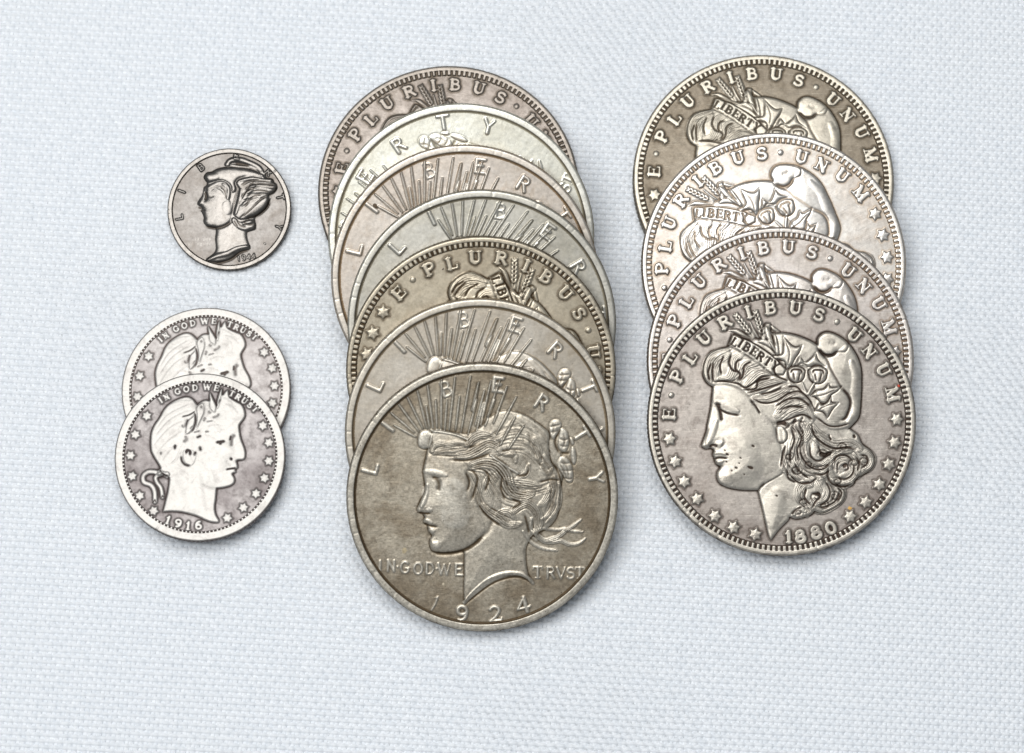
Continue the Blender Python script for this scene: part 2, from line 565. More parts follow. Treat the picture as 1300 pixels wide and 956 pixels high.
# ------------------------------------------------------------------ the four coin designs
def dollar_rays():
    """silver dollar with a rayed head looking left"""
    r = Relief(19.05, .075)
    r.rin = .926
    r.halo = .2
    r.strand_grime = .6
    r.frame('P0', 430, 450, 2.584); r.frame('PA', 510, 520, 5.311); r.frame('PB', 630, 510, 5.975)
    r.frame('PC', 570, 640, 5.309); r.frame('PD', 435, 460, 5.311); r.frame('PE', 435, 640, 5.311)
    r.ellipse(612, 634.5, 174.2, 173.2)
    # ---- rays
    rays = [('PD', (345, 430), (490, 510)), ('PD', (322, 345), (480, 480)), ('PD', (370, 280), (512, 472)), ('PD', (430, 230), (537, 452)),
            ('PD', (500, 190), (566, 452)), ('PD', (570, 150), (608, 452)), ('PD', (665, 118), (662, 456)), ('PD', (757, 105), (715, 466)),
            ('PD', (862, 98), (797, 478)), ('PD', (915, 140), (868, 330)), ('PD', (905, 255), (845, 492)), ('PD', (560, 300), (583, 445)), ('PD', (625, 255), (633, 452)),
            ('PD', (702, 260), (687, 462)), ('PD', (787, 235), (760, 466)), ('PD', (952, 275), (903, 470)),
            ('P0', (460, 92), (440, 190)), ('P0', (500, 88), (466, 236)), ('P0', (478, 120), (448, 236)), ('P0', (528, 90), (488, 205)), ('P0', (552, 108), (508, 228)), ('P0', (513, 150), (480, 236)),
            ('P0', (583, 142), (517, 264)), ('P0', (579, 208), (530, 300)), ('P0', (607, 237), (556, 314))]
    for key, a, b in rays:
        a = np.array(a, float); b = np.array(b, float)
        r.stroke(key, [a, a * .5 + b * .5, b], 9 if key != 'P0' else 4.6, .21, name='ray', smooth=False, taper=True, rel=1, prof=.6)
    r.TS = 1 - .5 * smooth01(gblur(r.relief, 6) * 5)
    # ---- head
    sil = [('PA', [(165, 300), (165, 300), (150, 370), (140, 425), (148, 490), (155, 530), (150, 570), (125, 622), (95, 682), (95, 682), (105, 706), (135, 716), (150, 740), (138, 768), (165, 790), (165, 790), (172, 815), (188, 845), (198, 870)]),
           ('PE', [(582, 262), (583, 300), (600, 332), (640, 347), (700, 349), (760, 345), (812, 340), (816, 420), (816, 520), (812, 600), (818, 690), (818, 690)]),
           ('PC', [(150, 632), (230, 560), (320, 515), (420, 500), (500, 512), (555, 545), (572, 562), (572, 562), (540, 500), (525, 430), (520, 330), (540, 270)]),
           ('P0', [(640, 600), (690, 575), (718, 540), (728, 490), (730, 440), (735, 400), (700, 360), (690, 300), (692, 262), (660, 232), (620, 205), (580, 190), (540, 186), (500, 205), (460, 245), (420, 262), (360, 255), (310, 250)]),
           ]
    P = np.vstack([r.P(k, p) for k, p in sil])
    r.poly(None, P, .20, .022, name='portrait', h2=.20, w2=.28, rel=.5)
    kp = len(r.names) - 1
    # face planes
    face = np.vstack([r.P('PA', [(165, 320), (145, 425), (150, 490), (152, 570), (97, 682), (140, 712), (150, 745), (170, 810)]), r.P('PE', [(583, 265), (590, 320), (640, 345), (760, 338), (850, 300), (940, 228)]), r.P('PA', [(560, 800), (520, 680), (470, 560), (430, 420), (330, 330), (230, 300)])])
    r.poly(None, face, .05, .03, h2=.20, w2=.34, rel=.55)
    # cheek, chin, brow, nose modelling
    r.stroke('PA', [(330, 560), (350, 640), (360, 720)], 120, .10, prof=1.5, taper=False)
    r.stroke('PE', [(612, 285), (640, 300)], 36, .07, prof=1.2)
    r.stroke('PA', [(165, 520), (150, 600), (130, 665)], 26, .09, prof=1.1)
    r.stroke('PA', [(170, 690), (195, 685)], 22, .06, prof=1.1)
    r.stroke('PA', [(150, 425), (220, 430), (300, 450)], 24, .06, prof=1.2)
    r.groove('PA', [(205, 462), (235, 480), (250, 520), (240, 560)], 16, .13, .5)
    r.groove('PA', [(200, 465), (255, 470)], 8, .07, .4)
    r.groove('PA', [(145, 782), (180, 795), (235, 805)], 8, .10, .7)
    r.stroke('PA', [(185, 830), (215, 832)], 24, .08, prof=1.1)
    r.stroke('PA', [(150, 755), (200, 775)], 16, .05, prof=1.1)
    r.groove('PA', [(178, 862), (215, 868)], 12, .05, .3)
    r.groove('PA', [(110, 706), (150, 712), (190, 712)], 7, .06, .9)
    # jaw line against the neck
    r.groove('PE', [(600, 338), (660, 352), (750, 345), (830, 322), (900, 275), (950, 222)], 14, .12, .75)
    r.groove('PE', [(940, 240), (985, 190), (1010, 130)], 18, .08, .25)
    # neck edge (bevelled truncation)
    r.stroke('PC', [(100, 690), (180, 608), (280, 530), (380, 492), (470, 490), (530, 515), (570, 556)], 22, .14, name='neck_edge', parent=kp, taper=True, prof=.8)
    r.groove('PC', [(110, 700), (200, 625), (300, 555), (400, 520), (480, 517), (540, 545)], 7, .05, .8)
    # ---- hair
    hair = np.vstack([r.P('PA', [(190, 300), (200, 250), (190, 160), (330, 170), (440, 215), (480, 180), (560, 165), (640, 200), (720, 90), (800, 40), (880, 60)]), r.P('PB', [(200, 105), (280, 150), (360, 200), (410, 290), (470, 350), (520, 520), (495, 650), (485, 760), (450, 870), (380, 945)]),
                      r.P('PC', [(640, 160), (600, 270), (540, 230), (480, 190), (400, 170), (330, 150), (235, 60)]), r.P('PA', [(540, 660), (520, 560), (480, 480), (460, 400), (380, 340), (280, 310)])])
    r.poly(None, hair, .06, .03, name='hair', parent=kp, h2=.06, w2=.2, rel=.5)
    kh = len(r.names) - 1

    def lock(key, pts, w, h=.16, st=3):
        r.stroke(key, pts, w, h, strands=st + 1, prof=.45, rel=.7)
    lock('PA', [(200, 290), (215, 250), (260, 232), (320, 238), (380, 228), (450, 243)], 22, .16, 2)
    lock('PA', [(215, 300), (300, 275), (380, 280), (450, 255)], 24, .10, 3)
    lock('PA', [(440, 250), (480, 200), (545, 172), (610, 190), (660, 202)], 30, .16, 2)
    lock('PA', [(380, 320), (450, 310), (520, 275), (590, 238), (645, 262), (660, 300)], 38, .15, 3)
    lock('PA', [(470, 385), (560, 362), (645, 385), (700, 450), (725, 525), (765, 575), (820, 590), (880, 575)], 46, .19, 3)
    lock('PA', [(700, 480), (770, 500), (850, 508), (930, 525)], 30, .16, 2)
    lock('PA', [(640, 450), (600, 520), (640, 600), (650, 690)], 30, .10, 3)
    lock('PA', [(480, 420), (520, 500), (505, 580), (510, 650)], 34, .10, 3)
    lock('PA', [(600, 440), (570, 520), (600, 600), (590, 680)], 26, .08, 2)
    lock('PA', [(550, 660), (590, 700), (660, 745), (720, 790), (805, 782)], 30, .19, 2)
    lock('PA', [(750, 700), (790, 660), (850, 640), (910, 690), (930, 770), (905, 850)], 34, .18, 3)
    lock('PA', [(640, 720), (700, 700), (740, 720), (760, 780)], 28, .10, 2)
    lock('PA', [(690, 300), (760, 310), (770, 360)], 22, .12, 2)
    lock('PA', [(860, 380), (840, 440), (780, 470)], 20, .12, 2)
    lock('PA', [(780, 330), (830, 400), (820, 450)], 24, .07, 2)
    lock('PA', [(900, 200), (930, 290), (920, 340)], 24, .08, 2)
    lock('PB', [(240, 260), (310, 380), (330, 460)], 28, .08, 2)
    lock('PB', [(430, 520), (400, 550), (360, 530), (350, 480)], 20, .12, 2)
    lock('PB', [(370, 420), (390, 480), (440, 500)], 26, .08, 2)
    lock('PB', [(440, 590), (420, 680), (380, 760), (330, 800)], 34, .12, 3)
    lock('PB', [(485, 640), (490, 740), (465, 840), (385, 935)], 18, .13, 1)
    lock('PB', [(440, 680), (438, 790), (400, 870), (350, 905)], 18, .13, 1)
    lock('PB', [(330, 680), (370, 690), (420, 670)], 22, .1, 2)
    lock('PB', [(90, 340), (130, 400), (60, 400), (10, 380)], 20, .12, 2)
    for a, b in (((720, 70), (830, 150)), ((760, 60), (900, 190)), ((820, 60), (930, 170)), ((830, 120), (870, 260)), ((760, 130), (830, 230))):
        r.groove('PA', [a, ((a[0] + b[0]) / 2 + 15, (a[1] + b[1]) / 2 - 8), b], 9, .035, .25)
    for a, b in (((310, 230), (390, 330)), ((280, 190), (400, 300)), ((250, 300), (300, 420)), ((200, 420), (250, 540))):
        r.groove('PB', [a, ((a[0] + b[0]) / 2 + 12, (a[1] + b[1]) / 2 - 8), b], 10, .04, .3)
    for pts in ([(430, 430), (455, 500), (440, 560)], [(470, 410), (510, 470), (490, 560), (470, 620)], [(560, 420), (590, 470), (560, 560)], [(680, 460), (670, 540), (700, 620)], [(540, 690), (600, 750), (670, 800)], [(740, 610), (800, 640), (740, 680)], [(830, 720), (850, 790), (860, 850)], [(330, 345), (430, 350), (520, 330), (600, 300)]):
        r.groove('PA', pts, 9, .09, .6)
    for pts in ([(470, 250), (450, 320), (480, 400)], [(440, 480), (480, 560), (500, 640)], [(500, 400), (560, 400)], [(330, 620), (420, 600), (490, 610)], [(160, 570), (230, 560), (250, 520)]):
        r.groove('PB', pts, 10, .08, .6)
    r.comb('PA', [(560, 200), (660, 130), (800, 90), (930, 150)], [(650, 330), (740, 300), (850, 330), (950, 430)], 12, 5, .05, 0.28, 1)
    r.comb('PA', [(210, 260), (330, 225), (440, 235), (560, 180), (650, 205)], [(240, 320), (380, 330), (500, 300), (600, 270), (680, 320)], 9, 5, .06, 0.35, 2)
    r.comb('PA', [(480, 380), (600, 355), (690, 440), (750, 540), (880, 560)], [(440, 420), (540, 460), (610, 560), (680, 650), (780, 680)], 11, 5, .07, 0.39, 3)
    r.comb('PA', [(450, 430), (520, 540), (560, 640), (650, 700), (770, 760)], [(430, 420), (470, 550), (530, 680), (630, 770), (740, 810)], 6, 5, .06, 0.35, 4)
    r.comb('PB', [(230, 330), (300, 450), (380, 560), (420, 700), (370, 850)], [(380, 330), (450, 450), (480, 560), (485, 720), (430, 890)], 10, 6, .07, 0.35, 5)
    r.comb('PB', [(150, 600), (240, 640), (330, 640), (420, 610)], [(140, 700), (220, 730), (300, 720), (400, 690)], 5, 6, .07, 0.35, 6)
    r.comb('PA', [(740, 690), (840, 630), (920, 690), (945, 800)], [(780, 730), (840, 700), (880, 750), (890, 850)], 5, 5, .07, 0.35, 7)
    # loose strands streaming right
    for pts, w, h in (([(500, 200), (560, 275), (640, 318), (735, 332)], 13, .15), ([(560, 110), (555, 170), (590, 215), (650, 258), (700, 250), (745, 232), (795, 192), (845, 160), (895, 120)], 17, .19),
                      ([(560, 200), (640, 265), (700, 272), (760, 265), (820, 290), (880, 283), (925, 250)], 17, .19), ([(790, 190), (850, 200), (910, 202)], 11, .13), ([(620, 180), (680, 185), (740, 190), (790, 178)], 13, .13)):
        r.stroke('PC', pts, w, h, name='hair_strand', parent=kp, strands=2, prof=.7)
    # bun at the back of the head
    for pts in ([(405, 190), (425, 148), (470, 140), (500, 165), (495, 210), (472, 250), (450, 292), (420, 280), (408, 240)],
                [(495, 205), (545, 235), (558, 320), (540, 380), (505, 392), (470, 350), (478, 270)],
                [(578, 350), (605, 368), (616, 440), (600, 490), (578, 470), (568, 400)],
                [(478, 445), (510, 420), (552, 445), (582, 500), (592, 580), (580, 625), (540, 620), (505, 560), (470, 500)],
                [(560, 280), (590, 290), (598, 330), (575, 335)]):
        r.poly('PB', pts, .13, .05, name='hair_bun', parent=kp, edge=.03, h2=.05, w2=.1)
    for pts in ([(410, 200), (450, 190), (490, 180)], [(415, 240), (450, 235), (480, 225)], [(485, 290), (520, 300), (550, 290)], [(490, 340), (520, 350), (548, 345)], [(490, 470), (530, 480), (570, 475)], [(500, 530), (545, 535), (588, 530)], [(525, 590), (560, 600), (585, 590)], [(425, 170), (440, 210), (435, 260)], [(515, 250), (525, 310), (510, 360)], [(510, 450), (545, 520), (555, 600)], [(485, 480), (520, 540), (540, 600)]):
        r.groove('PB', pts, 8, .06, .4)
    # headband
    r.poly('PA', [(105, 205), (120, 160), (160, 143), (200, 160), (205, 210), (190, 262), (150, 275), (110, 255)], .20, .05, name='headband', parent=kp, edge=.04)
    r.stroke('PA', [(200, 150), (280, 158), (360, 175), (440, 205)], 9, .14, name='headband', parent=kp, taper=False)
    r.stroke('PA', [(600, 312), (680, 370), (785, 435)], 9, .15, name='headband', parent=kp, taper=False)
    # ---- writing
    for ch, a, rad in (('L', 165.4, .852), ('I', 142.6, .872), ('B', 108.4, .85), ('E', 82.6, .848), ('R', 58.4, .833), ('T', 32.8, .868), ('Y', 10, .852)):
        r.ring_text(ch, a, rad,   .128, .030 if ch not in 'B' else .022, .16 if ch != 'B' else .1, serif=False, round_prof=True)
    cap = .097
    for ch, x, y in (('I', 243, 440), ('N', 318, 437), ('G', 412, 447), ('O', 502, 455), ('D', 580, 455), ('W', 680, 460), ('E', 776, 462)):
        c = r.P('PE', [(x, y)])[0]
        r.text(ch, c, PI / 2 - .03, .1, .019, .13 if ch not in 'INW' else .09, serif=False, round_prof=True, wscale=.95)
    for x, y in ((362, 445), (630, 458)):
        r.dot(r.P('PE', [(x, y)])[0], .009, .1)
    for ch, x, y in (('T', 602, 482), ('R', 688, 485), ('V', 762, 487), ('S', 826, 487), ('T', 890, 487)):
        c = r.P('PC', [(x, y)])[0]
        r.text(ch, c, PI / 2, .1, .019, .13 if x < 800 else .08, serif=(ch == 'T'), round_prof=True)
    for ch, k, x, y, h in (('1', 'PE', 622, 690, .1), ('9', 'PE', 800, 765, .17), ('2', 'PC', 310, 768, .17), ('4', 'PC', 502, 708, .17)):
        c = r.P(k, [(x, y)])[0]
        a = math.atan2(c[1], c[0])
        up = a + PI
        if ch == '1':
            r.stroke(k, [(592, 745), (618, 700), (636, 652), (618, 662)], 9, .10, name='digit', rel=.8, smooth=False)
            continue
        r.text(ch, c, up * .75 + PI / 2 * .25, .14, .031, h, name='digit', serif=False, round_prof=True)
    r.finish(.045, 3, .006, k1=9.0, k2=.8)
    return r


def dollar_cap():
    """silver dollar with a capped head looking left, stars and beading"""
    r = Relief(19.05, .075)
    r.rin = .918
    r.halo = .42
    r.strand_grime = .5
    r.frame('M0', 810, 350, 2.584); r.frame('MA', 880, 370, 5.311); r.frame('MB', 980, 380, 5.311); r.frame('MC', 980, 530, 5.311); r.frame('MD', 820, 530, 5.311)
    r.ellipse(992.5, 534, 171.7, 169.3)
    # ---- silhouette
    sil = [('MA', [(130, 640), (130, 640), (122, 720), (112, 800), (90, 900)]),
           ('MD', [(405, 80), (385, 140), (368, 185), (368, 185), (400, 204), (435, 200), (455, 214), (446, 240), (458, 268), (458, 268), (466, 300), (488, 316), (496, 330), (476, 360), (476, 405), (500, 440), (560, 465), (620, 476), (690, 481), (752, 481), (752, 481), (772, 560), (795, 660), (822, 780), (842, 815), (842, 815), (900, 740), (960, 680)]),
           ('MC', [(120, 660), (170, 672), (265, 642), (285, 622), (340, 632), (430, 590), (482, 550), (492, 490), (440, 445), (490, 458), (545, 447), (572, 402), (625, 372), (682, 330), (697, 270), (668, 215), (612, 170), (582, 110), (530, 70)]),
           ('MB', [(530, 860), (590, 790), (605, 680), (610, 560), (605, 450), (570, 360), (500, 270), (420, 225), (360, 220), (312, 260), (305, 300), (250, 270), (170, 240), (80, 225), (10, 225)]),
           ('MA', [(480, 230), (440, 330), (280, 290), (240, 365), (170, 385), (110, 410), (75, 470), (63, 545), (85, 605)])]
    P = np.vstack([r.P(k, p) for k, p in sil])
    r.poly(None, P, .20, .022, name='portrait', h2=.18, w2=.3)
    kp = len(r.names) - 1
    # ---- face
    face = np.vstack([r.P('MA', [(135, 640), (118, 760), (92, 880)]), r.P('MD', [(405, 90), (370, 185), (440, 200), (450, 240), (466, 300), (496, 330), (478, 380), (500, 440), (600, 472), (750, 478), (800, 440), (910, 375), (920, 250), (880, 100)]), r.P('MA', [(520, 860), (440, 780), (330, 680), (230, 630)])])
    r.poly(None, face, .06, .03, name='face', parent=kp, h2=.17, w2=.34)
    r.groove('MD', [(755, 480), (800, 440), (850, 410), (920, 370)], 5, .06, .5)
    r.groove('MD', [(758, 490), (770, 460), (800, 430)], 9, .07, .5)
    r.groove('MA', [(160, 750), (178, 800), (190, 870)], 12, .11, .75)
    r.groove('MA', [(170, 785), (230, 815), (310, 830)], 7, .10, .8)
    r.stroke('MA', [(150, 740), (220, 760), (300, 800)], 30, .06, prof=1.2)
    r.groove('MA', [(150, 755), (180, 758)], 9, .08, .7)
    r.stroke('MD', [(470, 20), (440, 100), (410, 175)], 30, .10, prof=1.2)
    r.stroke('MD', [(470, 180), (505, 165)], 28, .08, prof=1.1)
    r.groove('MD', [(425, 190), (450, 178), (480, 188)], 9, .10, .9)
    r.groove('MD', [(520, 140), (525, 170), (505, 195)], 6, .05, .4)
    r.stroke('MD', [(462, 232), (500, 228), (535, 240)], 16, .07, prof=1.1)
    r.groove('MD', [(460, 270), (495, 262), (545, 268)], 6, .11, .9)
    r.stroke('MD', [(480, 292), (515, 286)], 18, .08, prof=1.1)
    r.groove('MD', [(490, 320), (520, 318)], 12, .05, .4)
    r.stroke('MD', [(515, 390), (560, 420)], 55, .06, prof=1.4)
    r.stroke('MD', [(620, 200), (650, 320)], 150, .13, prof=1.4, taper=False)
    r.stroke('MD', [(880, 500), (850, 620), (850, 700)], 90, .07, prof=1.4)
    # dents and dirt on the cheek
    for x, y, q in ((545, 240, 9), (605, 330, 8), (635, 265, 6), (705, 330, 13), (720, 185, 9), (540, 290, 6), (575, 350, 5), (625, 300, 5), (690, 325, 8), (530, 215, 5), (660, 375, 5), (880, 517, 7)):
        r.groove('MD', [(x - q * .5, y - 2), (x + q * .5, y + 2)], q * .8, .03, .9, smooth=False, taper=False)
    # ---- hair above the brow
    hair = np.vstack([r.P('MA', [(125, 632), (85, 602), (66, 545), (78, 470), (112, 412), (170, 387), (240, 372), (330, 400), (440, 470), (540, 560), (640, 590), (760, 680), (815, 790), (815, 870)]), r.P('MC', [(250, 60), (330, 130), (420, 175), (520, 160), (585, 195), (660, 215), (692, 270), (675, 330), (620, 368), (565, 400), (540, 442), (440, 440), (485, 490), (472, 550), (425, 585), (340, 625), (280, 612), (262, 636), (170, 664), (135, 640), (190, 590), (165, 500), (200, 440), (100, 390), (60, 330), (75, 200)]), r.P('MA', [(600, 930), (540, 880), (430, 790), (360, 690), (250, 630)])])
    r.poly(None, hair, .07, .025, name='hair', parent=kp, h2=.06, w2=.15)

    def lock(key, pts, w, h=.13, st=3):
        r.stroke(key, pts, w, h * .9, strands=st + 1, prof=.4)

    def gv(key, *lst, w=6, d=.10, g=.85):
        for pts in lst:
            r.groove(key, pts, w, d, g)
    for a in ([(95, 590), (85, 520), (110, 450), (160, 410), (230, 395)], [(150, 590), (140, 530), (170, 460), (240, 420)], [(180, 590), (240, 580), (270, 520), (280, 450), (330, 420)], [(300, 600), (330, 540), (360, 490), (430, 480)], [(350, 640), (400, 590), (450, 550), (520, 540)],
              [(380, 680), (450, 640), (540, 610), (620, 590)], [(410, 715), (490, 720), (570, 690), (650, 640)], [(570, 770), (640, 710), (720, 690), (780, 740)], [(600, 830), (690, 790), (770, 770), (810, 850)], [(560, 830), (620, 770), (700, 740)]):
        lock('MA', a, 34, .10, 3)
    gv('MA', [(133, 475), (128, 540), (132, 605)], [(132, 606), (210, 602), (300, 618), (350, 645), (415, 610), (460, 575), (535, 565)], [(205, 430), (180, 500), (190, 560)], [(255, 425), (240, 480), (262, 525), (300, 540)], [(335, 455), (295, 470), (285, 520), (315, 555), (300, 600)],
       [(390, 470), (345, 500), (335, 560), (310, 600)], [(345, 660), (420, 650), (440, 600), (520, 580)], [(370, 680), (440, 660), (520, 640), (610, 612)], [(395, 715), (470, 748), (560, 735), (640, 685), (720, 672), (785, 725), (815, 785)], [(385, 730), (420, 770), (450, 820)], [(555, 770), (640, 722), (725, 722), (795, 775)], [(590, 790), (660, 770), (740, 775)],
       [(580, 880), (660, 850), (740, 825), (810, 860)], [(620, 920), (690, 870), (760, 880)], [(640, 640), (700, 640), (740, 680)], [(450, 690), (540, 670), (600, 640)], [(110, 600), (100, 540), (120, 480)], [(540, 500), (560, 560), (640, 600)])
    r.groove('MA', [(560, 885), (600, 880), (650, 900)], 14, .14, 1.0)
    r.groove('MA', [(690, 850), (670, 900), (690, 950)], 8, .12, 1.0)
    r.groove('MA', [(740, 840), (720, 900), (740, 955)], 7, .10, .9)
    # ear
    r.poly('MC', [(30, 60), (70, 55), (100, 95), (100, 140), (70, 165), (40, 150)], .12, .03, name='ear', parent=kp, edge=.06)
    # long curls
    for a, w, h in (([(265, 60), (300, 110), (370, 160), (430, 185), (520, 175), (590, 200)], 52, .16), ([(120, 40), (170, 110), (150, 200), (160, 270), (140, 330)], 44, .12), ([(90, 190), (85, 260), (75, 320), (100, 360)], 30, .12),
                    ([(240, 110), (205, 180), (215, 260), (270, 305), (340, 318), (400, 270), (460, 225), (530, 215)], 34, .17), ([(190, 20), (240, 90), (180, 160)], 40, .10), ([(290, 150), (310, 230), (360, 240), (420, 220)], 26, .12),
                    ([(395, 330), (410, 260), (480, 228), (545, 255), (572, 330), (540, 400), (470, 425), (410, 395), (395, 340)], 30, .15), ([(430, 350), (445, 295), (500, 280), (530, 320), (510, 370), (465, 385)], 26, .13),
                    ([(590, 215), (640, 225), (675, 265), (660, 320), (610, 350), (580, 390)], 34, .15), ([(560, 240), (600, 270), (620, 310), (570, 370)], 26, .12),
                    ([(330, 405), (375, 470), (355, 540), (300, 545), (280, 590), (340, 612), (420, 578), (475, 530), (480, 480), (450, 460)], 32, .16), ([(330, 410), (310, 450), (330, 500), (300, 530)], 30, .12), ([(380, 430), (410, 500), (390, 560)], 26, .11),
                    ([(260, 440), (200, 450), (182, 510), (215, 560), (258, 600), (235, 645)], 38, .17), ([(150, 640), (190, 605), (225, 620)], 22, .12), ([(170, 655), (210, 660)], 16, .10),
                    ([(110, 320), (150, 380), (210, 420), (280, 410)], 32, .14), ([(180, 300), (210, 350), (280, 385), (350, 370), (385, 330)], 34, .14), ([(230, 240), (250, 310), (310, 350)], 26, .10), ([(400, 420), (470, 450), (545, 430)], 26, .12)):
        lock('MC', a, w, h, 4 if w > 30 else 3)
    gv('MC', [(270, 40), (280, 100), (340, 165), (420, 200), (500, 195), (575, 210)], [(160, 60), (200, 130), (170, 210), (180, 290)], [(130, 60), (150, 150), (125, 220), (120, 300)], [(195, 160), (190, 230), (230, 300), (290, 340), (350, 335), (400, 290)],
       [(255, 170), (262, 250), (310, 285), (370, 250), (420, 205)], [(385, 110), (400, 150)], [(310, 180), (340, 240), (400, 225)], [(415, 300), (440, 255), (500, 248), (550, 290)], [(440, 400), (500, 405), (545, 370), (555, 310)], [(470, 320), (500, 305), (515, 335), (490, 350)],
       [(600, 245), (640, 255), (645, 300), (600, 335)], [(570, 260), (590, 300), (575, 350)], [(380, 330), (375, 390), (410, 440), (480, 455), (540, 440)], [(300, 400), (260, 430), (200, 440)], [(120, 380), (180, 430), (260, 425)], [(100, 340), (110, 400), (160, 430)], [(230, 470), (220, 530), (260, 580)],
       [(270, 500), (320, 520), (290, 560), (270, 600)], [(360, 420), (390, 480), (380, 540), (330, 580)], [(300, 590), (360, 590), (430, 550), (460, 490)], [(440, 460), (470, 500), (440, 560)], [(280, 370), (340, 375), (390, 350)], [(130, 640), (160, 610), (200, 590)], [(150, 300), (180, 350), (240, 395)], [(90, 180), (70, 250), (60, 320)], w=6, d=.12, g=.7)
    r.groove('MC', [(320, 230), (360, 245), (395, 230)], 14, .12, 1.0)
    r.groove('MC', [(480, 320), (500, 318)], 12, .10, 1.0)
    r.groove('MC', [(300, 500), (320, 510)], 12, .12, 1.0)
    r.groove('MC', [(555, 110), (562, 130)], 9, .10, 1.0)
    r.comb('MA', [(345, 655), (420, 600), (520, 570), (620, 600)], [(400, 720), (500, 742), (620, 690), (760, 690)], 8, 5, .07, .32, 1)
    r.comb('MA', [(560, 775), (660, 715), (760, 715), (815, 800)], [(600, 900), (680, 850), (750, 840), (800, 880)], 7, 5, .07, .32, 2)
    r.comb('MA', [(90, 590), (80, 490), (125, 420), (230, 380)], [(150, 600), (150, 520), (200, 460), (300, 420)], 5, 5, .06, .32, 3)
    r.comb('MA', [(150, 600), (260, 590), (320, 520), (400, 460)], [(300, 615), (370, 580), (450, 530), (540, 555)], 6, 5, .06, .32, 4)
    r.comb('MC', [(130, 20), (190, 110), (150, 220), (180, 320), (280, 385)], [(250, 60), (220, 160), (240, 270), (330, 320), (420, 290)], 7, 5, .08, .32, 5)
    r.comb('MC', [(280, 60), (340, 150), (430, 190), (560, 180)], [(270, 100), (340, 190), (420, 220), (520, 225)], 4, 5, .06, .32, 6)
    r.comb('MC', [(410, 360), (400, 290), (450, 240), (530, 240), (570, 310)], [(450, 370), (450, 310), (480, 290), (520, 300), (530, 340)], 5, 5, .08, .32, 7)
    r.comb('MC', [(180, 460), (170, 530), (210, 590), (235, 640)], [(250, 460), (215, 520), (245, 580), (260, 630)], 4, 5, .08, .32, 8)
    r.comb('MC', [(330, 420), (390, 480), (370, 550), (300, 580)], [(440, 460), (480, 500), (440, 570), (340, 612)], 5, 5, .08, .32, 9)
    r.comb('MC', [(70, 200), (65, 290), (110, 380), (200, 430)], [(140, 240), (150, 320), (220, 380), (330, 380)], 6, 5, .08, .32, 10)
    for cx, cy, rr, a0 in ((165, 345, 40, 0), (300, 525, 42, 2), (425, 520, 40, 4), (625, 285, 38, 1), (345, 240, 40, 3), (115, 255, 34, 5), (215, 560, 36, 1), (555, 300, 40, 2), (440, 420, 34, 4), (250, 310, 36, 0), (180, 630, 24, 2), (350, 580, 34, 5), (480, 190, 34, 3)):
        tt = np.linspace(0, 8.2, 18)
        r.groove('MC', [(cx + rr * (1 - .085 * t) * math.cos(t + a0), cy + rr * .8 * (1 - .085 * t) * math.sin(t + a0)) for t in tt], 5, .08, .55)
    # ---- cap
    cap = np.vstack([r.P('MA', [(545, 280), (620, 272), (700, 290), (780, 322), (835, 350)]), r.P('MB', [(360, 390), (440, 350), (520, 300), (575, 380), (605, 460), (608, 560), (600, 690), (585, 790), (530, 850), (450, 872), (380, 862), (310, 800), (285, 760), (300, 640), (240, 460), (100, 440)]), r.P('MA', [(600, 470), (555, 400)])])
    r.poly(None, cap, .10, .03, name='cap', parent=kp, h2=.14, w2=.2)
    r.poly('MB', [(308, 290), (318, 245), (360, 218), (420, 226), (480, 262), (520, 300), (500, 350), (440, 350), (410, 372), (360, 372), (320, 340)], .14, .05, name='cap', parent=kp, edge=.05)
    r.groove('MB', [(318, 335), (360, 372), (410, 372), (440, 350)], 10, .12, .9)
    r.groove('MB', [(385, 290), (420, 300), (430, 285)], 14, .04, .2)
    r.groove('MB', [(470, 590), (520, 650), (530, 710), (500, 790), (460, 810)], 11, .12, .7)
    r.groove('MB', [(305, 330), (370, 400), (400, 470), (440, 540), (480, 610)], 10, .06, .5)
    r.stroke('MB', [(540, 420), (570, 520), (560, 640), (570, 740), (520, 820)], 34, .08, prof=1.2)
    r.groove('MB', [(300, 790), (380, 845), (450, 850), (525, 832)], 6, .08, .8)
    # ---- headband with incuse lettering
    band = [(262, 284), (232, 360), (232, 360), (320, 405), (430, 475), (535, 560), (610, 560), (630, 522), (630, 522), (560, 440), (480, 385), (380, 325), (290, 292)]
    r.poly('MA', band, .12, .012, name='headband', parent=kp, prof='flat', smooth=False, edge=.05)
    kb = len(r.names) - 1
    r.groove('MA', [(285, 300), (380, 332), (470, 385), (560, 455), (620, 520)], 4, .05, .9)
    xs = [(278, 340), (322, 348), (362, 374), (412, 402), (455, 436), (505, 470), (555, 500)]
    for ch, (x, y) in zip('LIBERTY', xs):
        r.text(ch, r.P('MA', [(x, y)])[0], PI / 2 - math.radians(33), .073, .015, -.13, name='letter', serif=True, parent=kp)
    # ---- cotton, wheat, leaves
    r.poly('MA', [(228, 264), (228, 264), (290, 250), (340, 275), (400, 310), (490, 320), (535, 345), (570, 420), (570, 420), (500, 365), (420, 335), (330, 305), (270, 272)], .14, .02, name='leaf', parent=kp, edge=.05)
    for a, b in (((290, 160), (405, 305)), ((422, 140), (478, 315))):
        a = np.array(a, float); b = np.array(b, float)
        r.stroke('MA', [a, (a + b) / 2, b], 30, .08, name='wheat_ear', parent=kp, smooth=False)
        d = (b - a) / np.linalg.norm(b - a); q = np.array([-d[1], d[0]])
        for i in range(6):
            c = a + (b - a) * (.06 + .15 * i)
            for s in (-1, 1):
                r.stroke('MA', [c + q * s * 3, c + q * s * 17 - d * 24], 10, .13, smooth=False, prof=.6)
        r.groove('MA', [a, (a + b) / 2, b], 4, .06, .7)
